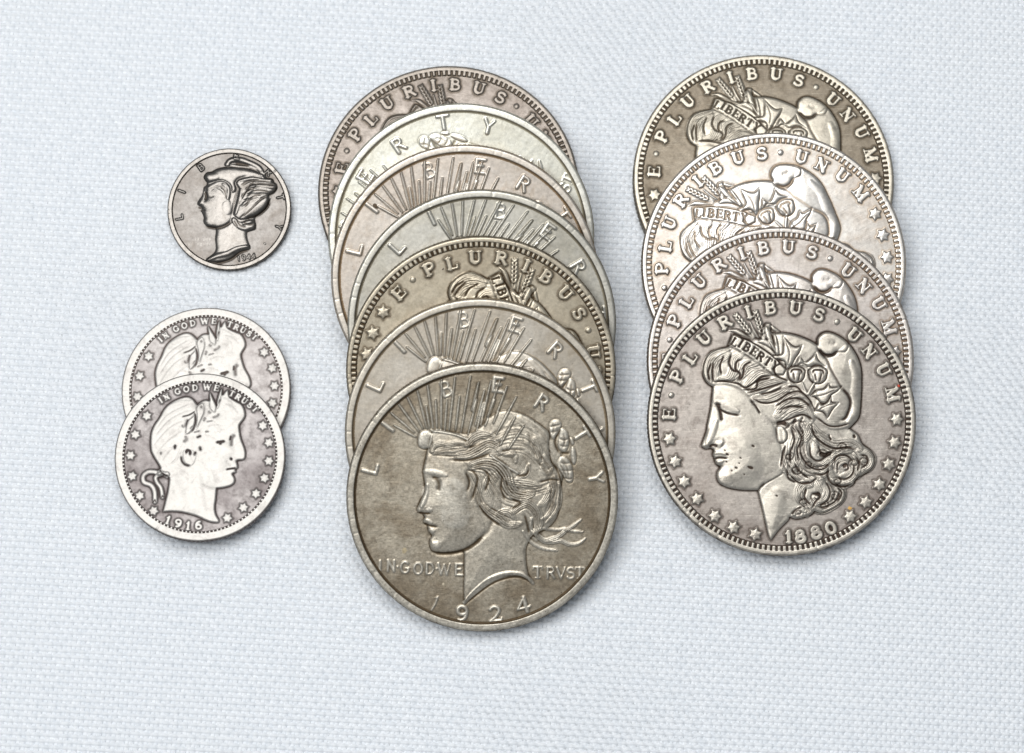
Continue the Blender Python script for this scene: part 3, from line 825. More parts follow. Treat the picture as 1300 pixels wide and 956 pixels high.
    r.stroke('MA', [(385, 205), (410, 260), (440, 310)], 8, .12, name='leaf', parent=kp)
    r.poly('MA', [(484, 222), (515, 212), (528, 225), (530, 300), (575, 405), (560, 425), (510, 340), (490, 300)], .15, .02, name='leaf', parent=kp, edge=.06)
    r.poly('MA', [(540, 280), (560, 290), (578, 380), (582, 420), (570, 420), (545, 340)], .13, .02, name='leaf', parent=kp, edge=.06)
    r.poly('MA', [(528, 222), (590, 268), (560, 270), (530, 250)], .10, .02, name='leaf', parent=kp, edge=.04)
    for pts in ([(612, 300), (612, 300), (650, 345), (690, 372), (735, 362), (735, 362), (715, 410), (690, 445), (690, 445), (660, 500), (630, 520), (630, 520), (615, 470), (560, 450), (540, 430), (540, 430), (600, 420), (608, 370)],
                [(830, 410), (830, 410), (845, 460), (895, 500), (895, 500), (830, 490), (780, 505), (740, 480), (690, 500), (690, 500), (720, 440), (755, 475), (800, 445)]):
        r.poly('MA', pts, .16, .03, name='leaf', parent=kp, smooth=True, edge=.06)
    r.groove('MA', [(620, 330), (650, 410), (640, 490)], 4, .06, .6)
    for pts in ([(265, 645), (265, 645), (300, 610), (350, 600), (385, 568), (400, 590), (470, 585), (470, 585), (440, 615), (400, 640), (370, 690), (330, 690), (300, 660)],
                [(290, 745), (290, 745), (315, 700), (350, 705), (400, 655), (400, 655), (405, 690), (450, 695), (450, 695), (410, 735), (375, 795), (375, 795), (345, 755)]):
        r.poly('MB', pts, .18, .03, name='leaf', parent=kp, edge=.07)
    for pts in ([(290, 650), (350, 640), (430, 605)], [(320, 740), (360, 715), (420, 700)]):
        r.groove('MB', pts, 4, .06, .6)
    for cx, cy, q in ((697, 556, 66), (842, 560, 72)):
        ring = [(cx + q * math.cos(t) * (1 if math.sin(t) < 0 else .85), cy + q * .82 * math.sin(t)) for t in np.linspace(0, 2 * PI, 15)[:-1]]
        r.poly('MA', ring, .20, .05, name='cotton_boll', parent=kp, edge=.08)
        r.stroke('MA', [(cx + 6, cy - 22), (cx - 4, cy + 50)], 22, .05, prof=.9)
        r.groove('MA', [(cx - 36, cy - 8), (cx - 28, cy - 30), (cx, cy - 34), (cx + 32, cy - 28), (cx + 40, cy - 4)], 6, .09, .8)
        r.groove('MA', [(cx - 22, cy - 10), (cx - 14, cy + 40)], 5, .07, .7)
        r.groove('MA', [(cx + 26, cy - 10), (cx + 12, cy + 45)], 5, .07, .7)
    r.stroke('MA', [(820, 610), (790, 660), (775, 690)], 12, .14, name='stem', parent=kp)
    r.stroke('MA', [(735, 610), (755, 660), (770, 690)], 9, .10, name='stem', parent=kp)
    # ---- writing and stars
    for ch, x, y in (('E', 100, 453), ('P', 126, 330), ('L', 170, 268), ('U', 217, 203), ('R', 284, 152), ('I', 363, 119), ('B', 435, 105), ('U', 520, 105), ('S', 597, 127), ('U', 714, 194), ('N', 762, 247), ('U', 810, 308), ('M', 838, 387)):
        c = r.P('M0', [(x, y)])[0]
        r.text(ch, c, math.atan2(c[1], c[0]), .118, .036, .18, serif=True)
    for x, y in ((107, 389), (655, 150)):
        r.dot(r.P('M0', [(x, y)])[0], .021, .15)
    for k, x, y in (('MD', 155, 137), ('MD', 193, 288), ('MD', 255, 422), ('MD', 343, 538), ('MD', 462, 652), ('MD', 588, 728), ('MD', 735, 775), ('MB', 848, 803), ('MC', 832, 160), ('MC', 792, 307), ('MC', 727, 442), ('MC', 635, 560), ('MC', 528, 655)):
        c = r.P(k, [(x, y)])[0]
        r.star(c, .055, math.atan2(c[1], c[0]), .17)
    for ch, x, y in (('1', 110, 792), ('8', 190, 788), ('8', 297, 762), ('0', 397, 733)):
        c = r.P('MC', [(x, y)])[0]
        r.text(ch, c, math.atan2(c[1], c[0]) + PI, .116, .036, .19, name='digit', serif=True)
    r.finish(.04, 5, .006, k1=9.0, k2=1.2)
    return r


def quarter_wreath():
    """worn silver quarter with a laurelled head looking right"""
    r = Relief(12.15, .06)
    r.rin = .882
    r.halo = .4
    r.frame('Q0', 140, 380, 2.9875); r.frame('QA', 140, 470, 7.967); r.frame('QB', 250, 470, 7.967); r.frame('QC', 140, 580, 7.967); r.frame('QD', 250, 580, 7.967); r.frame('Q7', 130, 560, 6.829)
    r.ellipse(253.8, 577.8, 107.8, 103.8)
    sil = [('QA', [(505, 955), (432, 842), (410, 780), (406, 650), (432, 560), (490, 470), (540, 380), (620, 312), (740, 266), (810, 280), (858, 330), (868, 345), (868, 345), (900, 318)]),
           ('QB', [(10, 326), (60, 300), (100, 302), (112, 300), (108, 240), (122, 218), (122, 218), (150, 280), (184, 350), (184, 350), (190, 290), (215, 205), (245, 175), (245, 175), (245, 245), (270, 215), (298, 190), (298, 190), (312, 250), (330, 280), (400, 320), (442, 345), (474, 410), (474, 470), (430, 532), (420, 570), (440, 680), (480, 780), (490, 850), (470, 888), (412, 893), (402, 910)]),
           ('QD', [(398, 25), (412, 70), (412, 95), (390, 108), (398, 135), (362, 152), (385, 195), (382, 240), (340, 270), (270, 288), (206, 294), (206, 294), (200, 400), (192, 480), (205, 550), (240, 606), (240, 606), (228, 630), (150, 622), (80, 596), (10, 566)]),
           ('QC', [(950, 590), (860, 556), (750, 530), (640, 520), (545, 526), (545, 526), (570, 420), (592, 320), (602, 190), (560, 170), (515, 115)])]
    P = np.vstack([r.P(k, p) for k, p in sil])
    r.poly(None, P, .20, .02, name='portrait', h2=.16, w2=.34)
    kp = len(r.names) - 1
    # hair mass (flattened by wear) and laurel
    hair = np.vstack([r.P('QA', [(505, 950), (432, 842), (410, 780), (408, 650), (435, 560), (492, 470), (545, 380), (622, 315), (740, 270), (806, 284), (850, 340), (860, 420), (855, 530), (790, 640), (720, 760), (650, 900), (560, 960)])])
    r.poly(None, hair, .03, .03, name='hair', parent=kp)
    r.groove('QA', [(718, 467), (790, 448), (850, 412)], 5, .10, .75)
    r.groove('QA', [(845, 420), (856, 500), (845, 570), (820, 618)], 7, .10, .6)
    for pts, w in (([(778, 490), (762, 540), (740, 570)], 12), ([(757, 655), (770, 690), (738, 718)], 13), ([(658, 745), (652, 785)], 8), ([(870, 672), (910, 656)], 9), ([(840, 622), (900, 606)], 5), ([(905, 760), (915, 800)], 11), ([(860, 830), (850, 850)], 13), ([(512, 815), (512, 840)], 7), ([(720, 550), (735, 570)], 8), ([(805, 590), (830, 560)], 7)):
        r.groove('QA', pts, w * .9, .06, .40)
        r.groove('QA', pts, w * 3, .02, .2)
    for pts, w in (([(75, 470), (60, 510)], 10), ([(110, 410), (130, 430)], 14), ([(150, 475), (200, 455), (212, 430)], 9), ([(25, 375), (40, 360)], 12), ([(0, 672), (40, 655)], 6), ([(80, 615), (115, 612)], 6), ([(30, 770), (38, 800)], 11), ([(190, 360), (225, 290)], 5), ([(90, 515), (150, 505)], 4)):
        r.groove('QB', pts, w * .9, .06, .40)
        r.groove('QB', pts, w * 3, .02, .2)
    for key, pts in (('QA', [(860, 380), (890, 340), (930, 330), (940, 420), (900, 520), (862, 590), (868, 480)]), ('QA', [(770, 520), (820, 470), (848, 440), (850, 520), (815, 610), (760, 640)]),
                     ('QB', [(112, 300), (110, 245), (122, 222), (150, 282), (182, 350), (170, 420), (120, 380)]), ('QB', [(188, 345), (195, 290), (217, 210), (242, 182), (238, 250), (215, 320), (196, 380)])):
        r.poly(key, pts, .05, .02, name='leaf', parent=kp, edge=.05)
    # ear
    r.poly('Q7', [(700, 80), (750, 60), (800, 80), (815, 130), (790, 190), (750, 200), (710, 160)], .06, .03, name='ear', parent=kp)
    r.groove('Q7', [(684, 118), (692, 160), (720, 190), (765, 202)], 8, .11, .7)
    r.groove('Q7', [(728, 95), (735, 70), (760, 78), (762, 110)], 10, .13, 1.0)
    r.groove('Q7', [(800, 90), (812, 95)], 12, .10, .9)
    r.groove('Q7', [(630, 30), (628, 55)], 8, .10, .8)
    # eye, brow, mouth
    r.groove('QB', [(195, 720), (240, 715), (278, 708)], 11, .13, 1.0)
    r.groove('QB', [(225, 735), (245, 730)], 9, .10, .8)
    r.groove('QB', [(382, 640), (350, 680), (345, 760)], 17, .09, .45)
    r.groove('QB', [(340, 655), (330, 700)], 9, .06, .8)
    r.groove('QB', [(342, 872), (352, 890)], 10, .10, .9)
    r.groove('QD', [(300, 112), (330, 104), (395, 96)], 7, .12, .9)
    r.groove('QD', [(340, 5), (352, 12)], 8, .08, .6)
    # what wear has left of the hair, and face and neck shading painted in
    for pts in ([(470, 560), (560, 450), (680, 380), (800, 330)], [(450, 650), (560, 520), (680, 440), (820, 390)], [(440, 740), (540, 620), (640, 540), (740, 500)], [(470, 820), (560, 720), (660, 640), (740, 600)], [(520, 900), (600, 800), (680, 740)], [(580, 340), (700, 300), (800, 300)], [(620, 930), (680, 880), (720, 800)]):
        r.groove('QA', pts, 9, .022, .16)
    for pts in ([(250, 260), (330, 310), (400, 390)], [(270, 330), (350, 360), (420, 440)], [(90, 560), (180, 540), (260, 560)], [(60, 640), (140, 660), (200, 700)]):
        r.groove('QB', pts, 12, .02, .15)
    r.groove('QB', [(300, 900), (330, 940), (350, 955)], 16, .03, .18)
    r.groove('QD', [(60, 260), (140, 290), (206, 296)], 16, .04, .22)
    r.groove('QD', [(30, 120), (60, 240), (90, 400), (120, 560)], 26, .02, .14)
    r.stroke('QB', [(300, 800), (260, 880), (220, 940)], 90, .06, prof=1.5, taper=False)
    r.stroke('Q7', [(700, 300), (760, 420), (800, 560)], 70, .05, prof=1.5, taper=False)
    # ribbon
    r.stroke('Q7', [(500, 262), (450, 250), (400, 252), (362, 285), (368, 335), (430, 362), (462, 415), (468, 500)], 21, .20, name='ribbon', parent=kp, taper=False, prof=.35)
    r.stroke('Q7', [(520, 265), (470, 292), (478, 335), (515, 385), (532, 462)], 18, .20, name='ribbon', parent=kp, taper=False, prof=.35)
    r.poly('Q7', [(480, 245), (510, 222), (540, 250), (575, 250), (592, 275), (570, 305), (530, 285), (500, 292)], .14, .03, name='ribbon', parent=kp)
    r.groove('Q7', [(520, 255), (545, 275), (575, 285)], 5, .08, .8)
    for k, pts in (('Q7', [(448, 508), (466, 488), (482, 508)]), ('Q7', [(520, 470), (534, 452), (548, 468)])):
        r.groove(k, pts, 6, .1, .6)
    # stars
    for k, x, y in (('QA', 360, 455), ('QA', 250, 640), ('QA', 207, 845), ('Q7', 265, 285), ('Q7', 335, 450), ('Q7', 458, 577), ('QB', 658, 552), ('QB', 722, 720), ('QB', 725, 900), ('QD', 685, 192), ('QD', 603, 345), ('QD', 478, 482), ('QD', 320, 583)):
        c = r.P(k, [(x, y)])[0]
        r.star(c, .068, math.atan2(c[1], c[0]) + PI, .16)
    # writing
    for ch, k, x, y in (('I', 'QA', 495, 300), ('N', 'QA', 553, 268), ('G', 'QA', 665, 212), ('O', 'QA', 752, 190), ('D', 'QA', 838, 176), ('W', 'QB', 88, 168), ('E', 'QB', 182, 178), ('T', 'QB', 340, 232), ('R', 'QB', 402, 268), ('U', 'QB', 468, 305), ('S', 'QB', 525, 348), ('T', 'QB', 578, 388)):
        c = r.P(k, [(x, y)])[0]
        r.text(ch, c, math.atan2(c[1], c[0]), .098, .034, .15, serif=True, wscale=.92)
    for ch, k, x, y in (('1', 'Q7', 583, 655), ('9', 'Q7', 672, 680), ('1', 'Q7', 757, 702), ('6', 'Q7', 848, 698)):
        c = r.P(k, [(x, y)])[0]
        r.text(ch, c, (math.atan2(c[1], c[0]) + PI) * .75 + PI / 2 * .25, .125, .040, .15, name='digit', serif=True)
    r.finish(.045, 8, .006, k1=8.0, k2=1.6)
    return r


def dime_wing():
    """worn silver dime with a winged-cap head looking left"""
    r = Relief(9.03, .05)
    r.rin = .91
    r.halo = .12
    r.frame('D0', 200, 180, 5.311); r.frame('DA', 210, 185, 10.62); r.frame('DB', 285, 185, 10.62); r.frame('DC', 240, 260, 10.62)
    r.ellipse(291, 266.3, 77.8, 77.6)
    sil = [('D0', [(312, 245), (330, 212), (362, 206), (400, 186), (470, 172), (560, 177), (640, 192), (700, 220), (716, 242), (770, 256), (782, 280), (800, 308), (790, 340), (748, 368), (752, 402), (730, 452), (690, 490), (655, 520), (662, 570), (655, 596), (605, 612), (606, 660), (622, 705), (622, 728), (560, 745), (500, 790), (420, 816), (350, 812), (342, 795), (396, 740), (394, 660), (396, 590), (350, 580), (322, 560), (312, 535), (318, 520)]),
           ('DA', [(498, 905), (480, 880), (505, 858), (490, 835), (478, 822), (440, 805), (440, 770), (468, 725), (495, 685), (508, 640), (515, 600), (520, 570), (555, 540), (560, 500), (545, 470), (522, 440)])]
    P = np.vstack([r.P(k, p) for k, p in sil])
    r.poly(None, P, .15, .07, name='portrait', h2=.18, w2=.4, rel=1)
    kp = len(r.names) - 1
    r.poly('D0', [(330, 330), (340, 390), (300, 420), (315, 470), (318, 530), (350, 575), (400, 582), (480, 550), (500, 480), (480, 380), (420, 300)], .05, .08, name='face', parent=kp, h2=.10, w2=.3)
    r.groove('DA', [(535, 630), (550, 690), (540, 745)], 15, .16, .8)  # eye socket: cut in, with its dark shading also put into the colour
    r.groove('DA', [(560, 690), (610, 700), (650, 690)], 9, .06, .4)
    r.groove('DA', [(450, 840), (490, 850)], 9, .06, .8)
    r.groove('DA', [(470, 885), (505, 878), (540, 880)], 7, .07, .6)
    r.stroke('D0', [(300, 400), (292, 425)], 14, .06, prof=1.1)
    r.groove('D0', [(330, 575), (400, 586), (450, 575), (500, 545)], 8, .10, .8)
    # cap, hair curls
    r.poly('D0', [(312, 245), (330, 212), (365, 207), (400, 187), (470, 173), (560, 178), (640, 193), (700, 222), (712, 242), (640, 242), (560, 245), (522, 280), (530, 330), (500, 350), (490, 300), (440, 265), (390, 270), (340, 280)], .12, .06, name='cap', parent=kp, edge=.02, h2=.06, w2=.14)
    r.poly('D0', [(312, 245), (325, 218), (365, 208), (410, 225), (415, 250), (380, 270), (330, 270)], .05, .08, name='hair', parent=kp)
    r.poly('D0', [(330, 310), (400, 270), (460, 275), (490, 310), (492, 380), (470, 400), (430, 340), (380, 320), (345, 340)], .12, .06, name='hair', parent=kp, edge=.02)
    r.stroke('D0', [(440, 290), (478, 320), (480, 380)], 12, .05)
    r.groove('D0', [(420, 300), (452, 335), (462, 390)], 5, .06, .5)
    r.stroke('D0', [(465, 155), (490, 128), (550, 122), (620, 146), (680, 180), (712, 238)], 17, .17, name='cap', parent=kp, taper=False)
    r.stroke('D0', [(475, 160), (540, 165), (620, 172), (690, 205)], 10, .08, name=None)
    r.groove('D0', [(520, 152), (570, 158), (610, 165)], 9, .08, .9)
    # wing
    wing = [(526, 285), (545, 262), (600, 245), (640, 238), (700, 250), (768, 256), (775, 278), (798, 288), (800, 310), (788, 338), (745, 366), (752, 402), (732, 450), (690, 488), (640, 520), (570, 530), (535, 520), (512, 490), (530, 420), (545, 360), (548, 320)]
    r.poly('D0', wing, .14, .06, name='wing', parent=kp, edge=.03, h2=.06, w2=.15)
    for pts, w, h in (([(545, 270), (600, 252), (660, 248), (765, 262)], 16, .10), ([(640, 275), (700, 275), (785, 288)], 14, .09), ([(620, 310), (690, 300), (795, 312)], 16, .10), ([(600, 350), (660, 330), (770, 345)], 20, .06), ([(650, 300), (610, 350), (560, 430)], 18, .08), ([(745, 380), (700, 430), (600, 500)], 30, .06), ([(560, 330), (545, 420), (530, 490)], 16, .07)):
        r.stroke('D0', pts, w, h)
    for pts in ([(560, 300), (620, 270), (760, 275)], [(640, 300), (700, 290), (790, 300)], [(590, 330), (620, 300), (650, 270)], [(740, 368), (690, 400), (620, 470), (560, 520)], [(570, 380), (600, 340), (660, 320)], [(700, 360), (640, 380), (590, 440)], [(640, 340), (690, 335), (750, 345)]):
        r.groove('D0', pts, 5, .07, .6)
    r.groove('D0', [(527, 290), (535, 330), (520, 390), (512, 440), (505, 500)], 5, .05, .4)
    r.groove('D0', [(600, 525), (680, 495), (735, 445), (752, 400)], 7, .08, .8)
    r.comb('D0', [(560, 300), (620, 265), (690, 258), (765, 268)], [(580, 340), (650, 325), (720, 322), (790, 325)], 7, 3.5, .05, .4, 1)
    r.comb('D0', [(600, 350), (650, 345), (700, 350), (745, 350)], [(545, 480), (600, 440), (660, 400), (730, 380)], 6, 3.5, .05, .35, 2)
    r.comb('D0', [(330, 320), (400, 285), (455, 290), (478, 340)], [(350, 335), (400, 315), (440, 325), (455, 370)], 4, 3.5, .04, .35, 3)
    # ear and knot of hair
    r.poly('D0', [(440, 420), (480, 400), (510, 430), (505, 480), (470, 500), (440, 470)], .06, .08, name='ear', parent=kp)
    r.poly('D0', [(498, 530), (520, 515), (560, 545), (620, 530), (655, 545), (660, 575), (640, 600), (600, 608), (550, 595), (515, 565)], .15, .07, name='hair_knot', parent=kp, edge=.03)
    for pts in ([(540, 540), (560, 570), (600, 585)], [(580, 545), (610, 565), (650, 560)], [(520, 540), (540, 580)]):
        r.groove('D0', pts, 6, .07, .6)
    r.stroke('D0', [(580, 555), (620, 545), (645, 535)], 16, .10)
    # bust edge
    r.stroke('D0', [(345, 800), (400, 775), (470, 760), (540, 725), (615, 708)], 18, .12, name='neck_edge', parent=kp)
    r.groove('D0', [(360, 818), (430, 818), (500, 795), (560, 750), (620, 732)], 8, .07, .9)
    # writing
    for ch, k, x, y, h in (('L', 'D0', 150, 515, .11), ('I', 'DA', 222, 622, .14), ('B', 'DA', 470, 298, .17), ('E', 'DB', 148, 138, .15), ('R', 'DB', 585, 362, .16), ('T', 'DB', 745, 700, .14), ('Y', 'D0', 818, 580, .15)):
        c = r.P(k, [(x, y)])[0]
        r.text(ch, c, math.atan2(c[1], c[0]), .14, .034, h, serif=False, round_prof=True)
    for i, ch in enumerate('1944'):
        c = r.P('D0', [(550 + i * 33, 790 - i * 5)])[0]
        r.text(ch, c, PI / 2 + .12, .105, .018, .13, name='digit', serif=False, round_prof=True)
    for y, row in ((660, 'IN GOD'), (695, 'WE TRVST')):
        for i, ch in enumerate(row):
            if ch == ' ':
                continue
            c = r.P('D0', [(378 - (len(row) - i) * 20, y)])[0]
            r.text(ch, c, PI / 2, .055, .011, .04, name=None, serif=False, round_prof=True, wscale=.85)
    r.dot(r.P('D0', [(722, 690)])[0], .02, .06)
    r.finish(.07, 12, .010, k1=2.8, k2=.8)
    return r


# ------------------------------------------------------------------ materials
def nodes_of(m):
    m.use_nodes = True
    nt = m.node_tree
    for n in list(nt.nodes):
        nt.nodes.remove(n)
    out = nt.nodes.new('ShaderNodeOutputMaterial')
    b = nt.nodes.new('ShaderNodeBsdfPrincipled')
    nt.links.new(b.outputs[0], out.inputs[0])
    return nt, b


def mixc(nt, fac, a, b, blend='MIX'):
    n = nt.nodes.new('ShaderNodeMix')
    n.data_type = 'RGBA'
    n.blend_type = blend
    for sock, v in ((n.inputs[0], fac), (n.inputs[6], a), (n.inputs[7], b)):
        if hasattr(v, 'is_linked'):
            nt.links.new(v, sock)
        else:
            sock.default_value = v
    return n.outputs[2]


def mth(nt, op, a, b=0.0, c=None, clamp=False):
    n = nt.nodes.new('ShaderNodeMath')
    n.operation = op
    n.use_clamp = clamp
    for i, v in enumerate((a, b) if c is None else (a, b, c)):
        if hasattr(v, 'is_linked'):
            nt.links.new(v, n.inputs[i])
        else:
            n.inputs[i].default_value = v
    return n.outputs[0]


def maprange(nt, v, a, b, c=0.0, d=1.0, smooth=True):
    n = nt.nodes.new('ShaderNodeMapRange')
    n.interpolation_type = 'SMOOTHSTEP' if smooth else 'LINEAR'
    nt.links.new(v, n.inputs[0])
    for i, x in enumerate((a, b, c, d)):
        n.inputs[i + 1].default_value = x
    return n.outputs[0]


def noise(nt, vec, scale, detail=3.0, rough=.55, dist=0.0):
    n = nt.nodes.new('ShaderNodeTexNoise')
    n.inputs['Scale'].default_value = scale
    n.inputs['Detail'].default_value = detail
    n.inputs['Roughness'].default_value = rough
    n.inputs['Distortion'].default_value = dist
    nt.links.new(vec, n.inputs['Vector'])
    return n.outputs[0]


def attr(nt, name):
    n = nt.nodes.new('ShaderNodeAttribute')
    n.attribute_name = name
    return n.outputs['Fac']


def neutral(c, k=.35):
    g = .3 * c[0] + .55 * c[1] + .15 * c[2]
    return tuple(g * k + x * (1 - k) for x in c[:3]) + (1.0,)


def coin_material(name, field, wear, grime, blotch, rough=.42, metal=.8, wear_amt=.8, grime_amt=1.0, blotch_amt=.5, seed=0, scratch=.5, bump=.35, speck=.5, grain=.16, ring=.45, R=19.05, neut=.18, dirt=.28):
    field, wear, blotch = neutral(field, neut), neutral(wear, neut), neutral(blotch, neut)
    m = bpy.data.materials.new(name)
    nt, b = nodes_of(m)
    tc = nt.nodes.new('ShaderNodeTexCoord')
    mp = nt.nodes.new('ShaderNodeMapping')
    mp.inputs['Location'].default_value = (seed * 13.7, seed * 7.3, 0)
    mp.inputs['Scale'].default_value = (1000, 1000, 1000)
    nt.links.new(tc.outputs['Object'], mp.inputs['Vector'])
    v = mp.outputs[0]
    tone = attr(nt, 'tone'); rel = attr(nt, 'relief')
    big = noise(nt, v, .16, 4, .6, .4)
    mid = noise(nt, v, .9, 4, .65)
    fine = noise(nt, v, 6.0, 3, .7)
    # toning of the fields
    c = mixc(nt, mth(nt, 'MULTIPLY', maprange(nt, big, .40, .66), blotch_amt), field, blotch)
    c = mixc(nt, mth(nt, 'MULTIPLY', maprange(nt, mid, .45, .75), blotch_amt * .45), c, grime)
    # a darker ring of toning towards the rim, broken up
    vl = nt.nodes.new('ShaderNodeVectorMath')
    vl.operation = 'LENGTH'
    nt.links.new(tc.outputs['Object'], vl.inputs[0])
    rad = mth(nt, 'ADD', mth(nt, 'MULTIPLY', vl.outputs['Value'], 1000.0 / R), mth(nt, 'MULTIPLY', mth(nt, 'SUBTRACT', big, .5), .9))
    c = mixc(nt, mth(nt, 'MULTIPLY', maprange(nt, rad, .62, 1.0), ring), c, tuple(.55 * a + .45 * b for a, b in zip(blotch[:3], grime[:3])) + (1.0,))
    # high points rubbed bright
    wr = mth(nt, 'MULTIPLY', rel, wear_amt)
    wr = mth(nt, 'MULTIPLY', wr, maprange(nt, mid, .25, .6, .6, 1.0))
    hi = mth(nt, 'MULTIPLY', maprange(nt, tone, -.02, -.25), .55)
    wr = mth(nt, 'MAXIMUM', wr, hi)
    c = mixc(nt, wr, c, wear)
    # grime lying in the cuts, and the little shading painted with it
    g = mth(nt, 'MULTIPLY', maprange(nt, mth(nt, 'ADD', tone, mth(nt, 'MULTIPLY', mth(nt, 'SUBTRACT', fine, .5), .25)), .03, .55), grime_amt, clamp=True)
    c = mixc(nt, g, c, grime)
    # dirt caught in patches anywhere on the face
    dn = noise(nt, v, .42, 5, .7, .6)
    c = mixc(nt, mth(nt, 'MULTIPLY', maprange(nt, dn, .50, .70), dirt), c, grime)
    # pepper specks and light rubs
    sp = noise(nt, v, 3.2, 2, .5)
    c = mixc(nt, mth(nt, 'MULTIPLY', maprange(nt, sp, .70, .76), speck), c, (grime[0] * .5, grime[1] * .5, grime[2] * .5, 1))
    gr = noise(nt, v, 2.6, 4, .75)
    fb = maprange(nt, gr, .32, .68, 1 - grain, 1 + grain, False)
    cc = nt.nodes.new('ShaderNodeCombineXYZ')
    for i in range(3):
        nt.links.new(fb, cc.inputs[i])
    c = mixc(nt, 1.0, c, cc.outputs[0], 'MULTIPLY')
    b.inputs['Metallic'].default_value = metal
    r = mth(nt, 'ADD', rough, mth(nt, 'MULTIPLY', mth(nt, 'SUBTRACT', mid, .5), .22))
    r = mth(nt, 'ADD', r, mth(nt, 'MULTIPLY', g, .18), clamp=True)
    nt.links.new(r, b.inputs['Roughness'])
    # hairline scratches: stretched noise in two directions
    hs = None
    for ang, sy in ((.5, 9.0), (1.9, 11.0), (-.35, 7.0)):
        mp2 = nt.nodes.new('ShaderNodeMapping')
        mp2.inputs['Rotation'].default_value = (0, 0, ang + seed)
        mp2.inputs['Scale'].default_value = (350, 1000 * sy, 300)
        nt.links.new(tc.outputs['Object'], mp2.inputs['Vector'])
        q = maprange(nt, noise(nt, mp2.outputs[0], 1.0, 1, .5), .66, .74)
        hs = q if hs is None else mth(nt, 'MAXIMUM', hs, q)
    c = mixc(nt, mth(nt, 'MULTIPLY', hs, .35 * scratch), c, wear)
    nt.links.new(c, b.inputs['Base Color'])
    h = mth(nt, 'ADD', mth(nt, 'MULTIPLY', gr, .9), mth(nt, 'MULTIPLY', mid, 1.0))
    h = mth(nt, 'SUBTRACT', h, mth(nt, 'MULTIPLY', hs, scratch))
    bp = nt.nodes.new('ShaderNodeBump')
    bp.inputs['Strength'].default_value = bump
    bp.inputs['Distance'].default_value = .03 * MM
    nt.links.new(h, bp.inputs['Height'])
    nt.links.new(bp.outputs[0], b.inputs['Normal'])
    return m


def plain_material(name, color, rough=.6, metal=0.0):
    m = bpy.data.materials.new(name)
    nt, b = nodes_of(m)
    tc = nt.nodes.new('ShaderNodeTexCoord')
    mp = nt.nodes.new('ShaderNodeMapping')
    mp.inputs['Scale'].default_value = (1000, 1000, 1000)
    nt.links.new(tc.outputs['Object'], mp.inputs['Vector'])
    f = noise(nt, mp.outputs[0], 3.0, 3)
    c = mixc(nt, maprange(nt, f, .35, .7), color, (color[0] * .7, color[1] * .7, color[2] * .7, 1))
    nt.links.new(c, b.inputs['Base Color'])
    b.inputs['Roughness'].default_value = rough
    b.inputs['Metallic'].default_value = metal
    return m


# ------------------------------------------------------------------ the cloth: every thread of the plain weave
def cloth_material():
    m = bpy.data.materials.new('white_canvas')
    nt, b = nodes_of(m)
    tc = nt.nodes.new('ShaderNodeTexCoord')
    mp = nt.nodes.new('ShaderNodeMapping')
    mp.inputs['Scale'].default_value = (1000, 1000, 1000)
    nt.links.new(tc.outputs['Object'], mp.inputs['Vector'])
    f = noise(nt, mp.outputs[0], 1.1, 3, .6)
    f2 = noise(nt, mp.outputs[0], .03, 2, .5)
    c = mixc(nt, maprange(nt, f, .3, .75), (.77, .80, .835, 1), (.68, .72, .765, 1))
    c = mixc(nt, mth(nt, 'MULTIPLY', maprange(nt, f2, .45, .7), .12), c, (.74, .76, .77, 1))
    nt.links.new(c, b.inputs['Base Color'])
    b.inputs['Roughness'].default_value = .85
    b.inputs['Specular IOR Level'].default_value = .2
    fb = noise(nt, mp.outputs[0], 7.0, 2, .6)
    bp = nt.nodes.new('ShaderNodeBump')
    bp.inputs['Strength'].default_value = .35
    bp.inputs['Distance'].default_value = .04 * MM
    nt.links.new(fb, bp.inputs['Height'])
    nt.links.new(bp.outputs[0], b.inputs['Normal'])
    return m


CLOTH_ROT = math.radians(-3.2)
PX, PY = .665, .855          # warp and weft spacing, mm


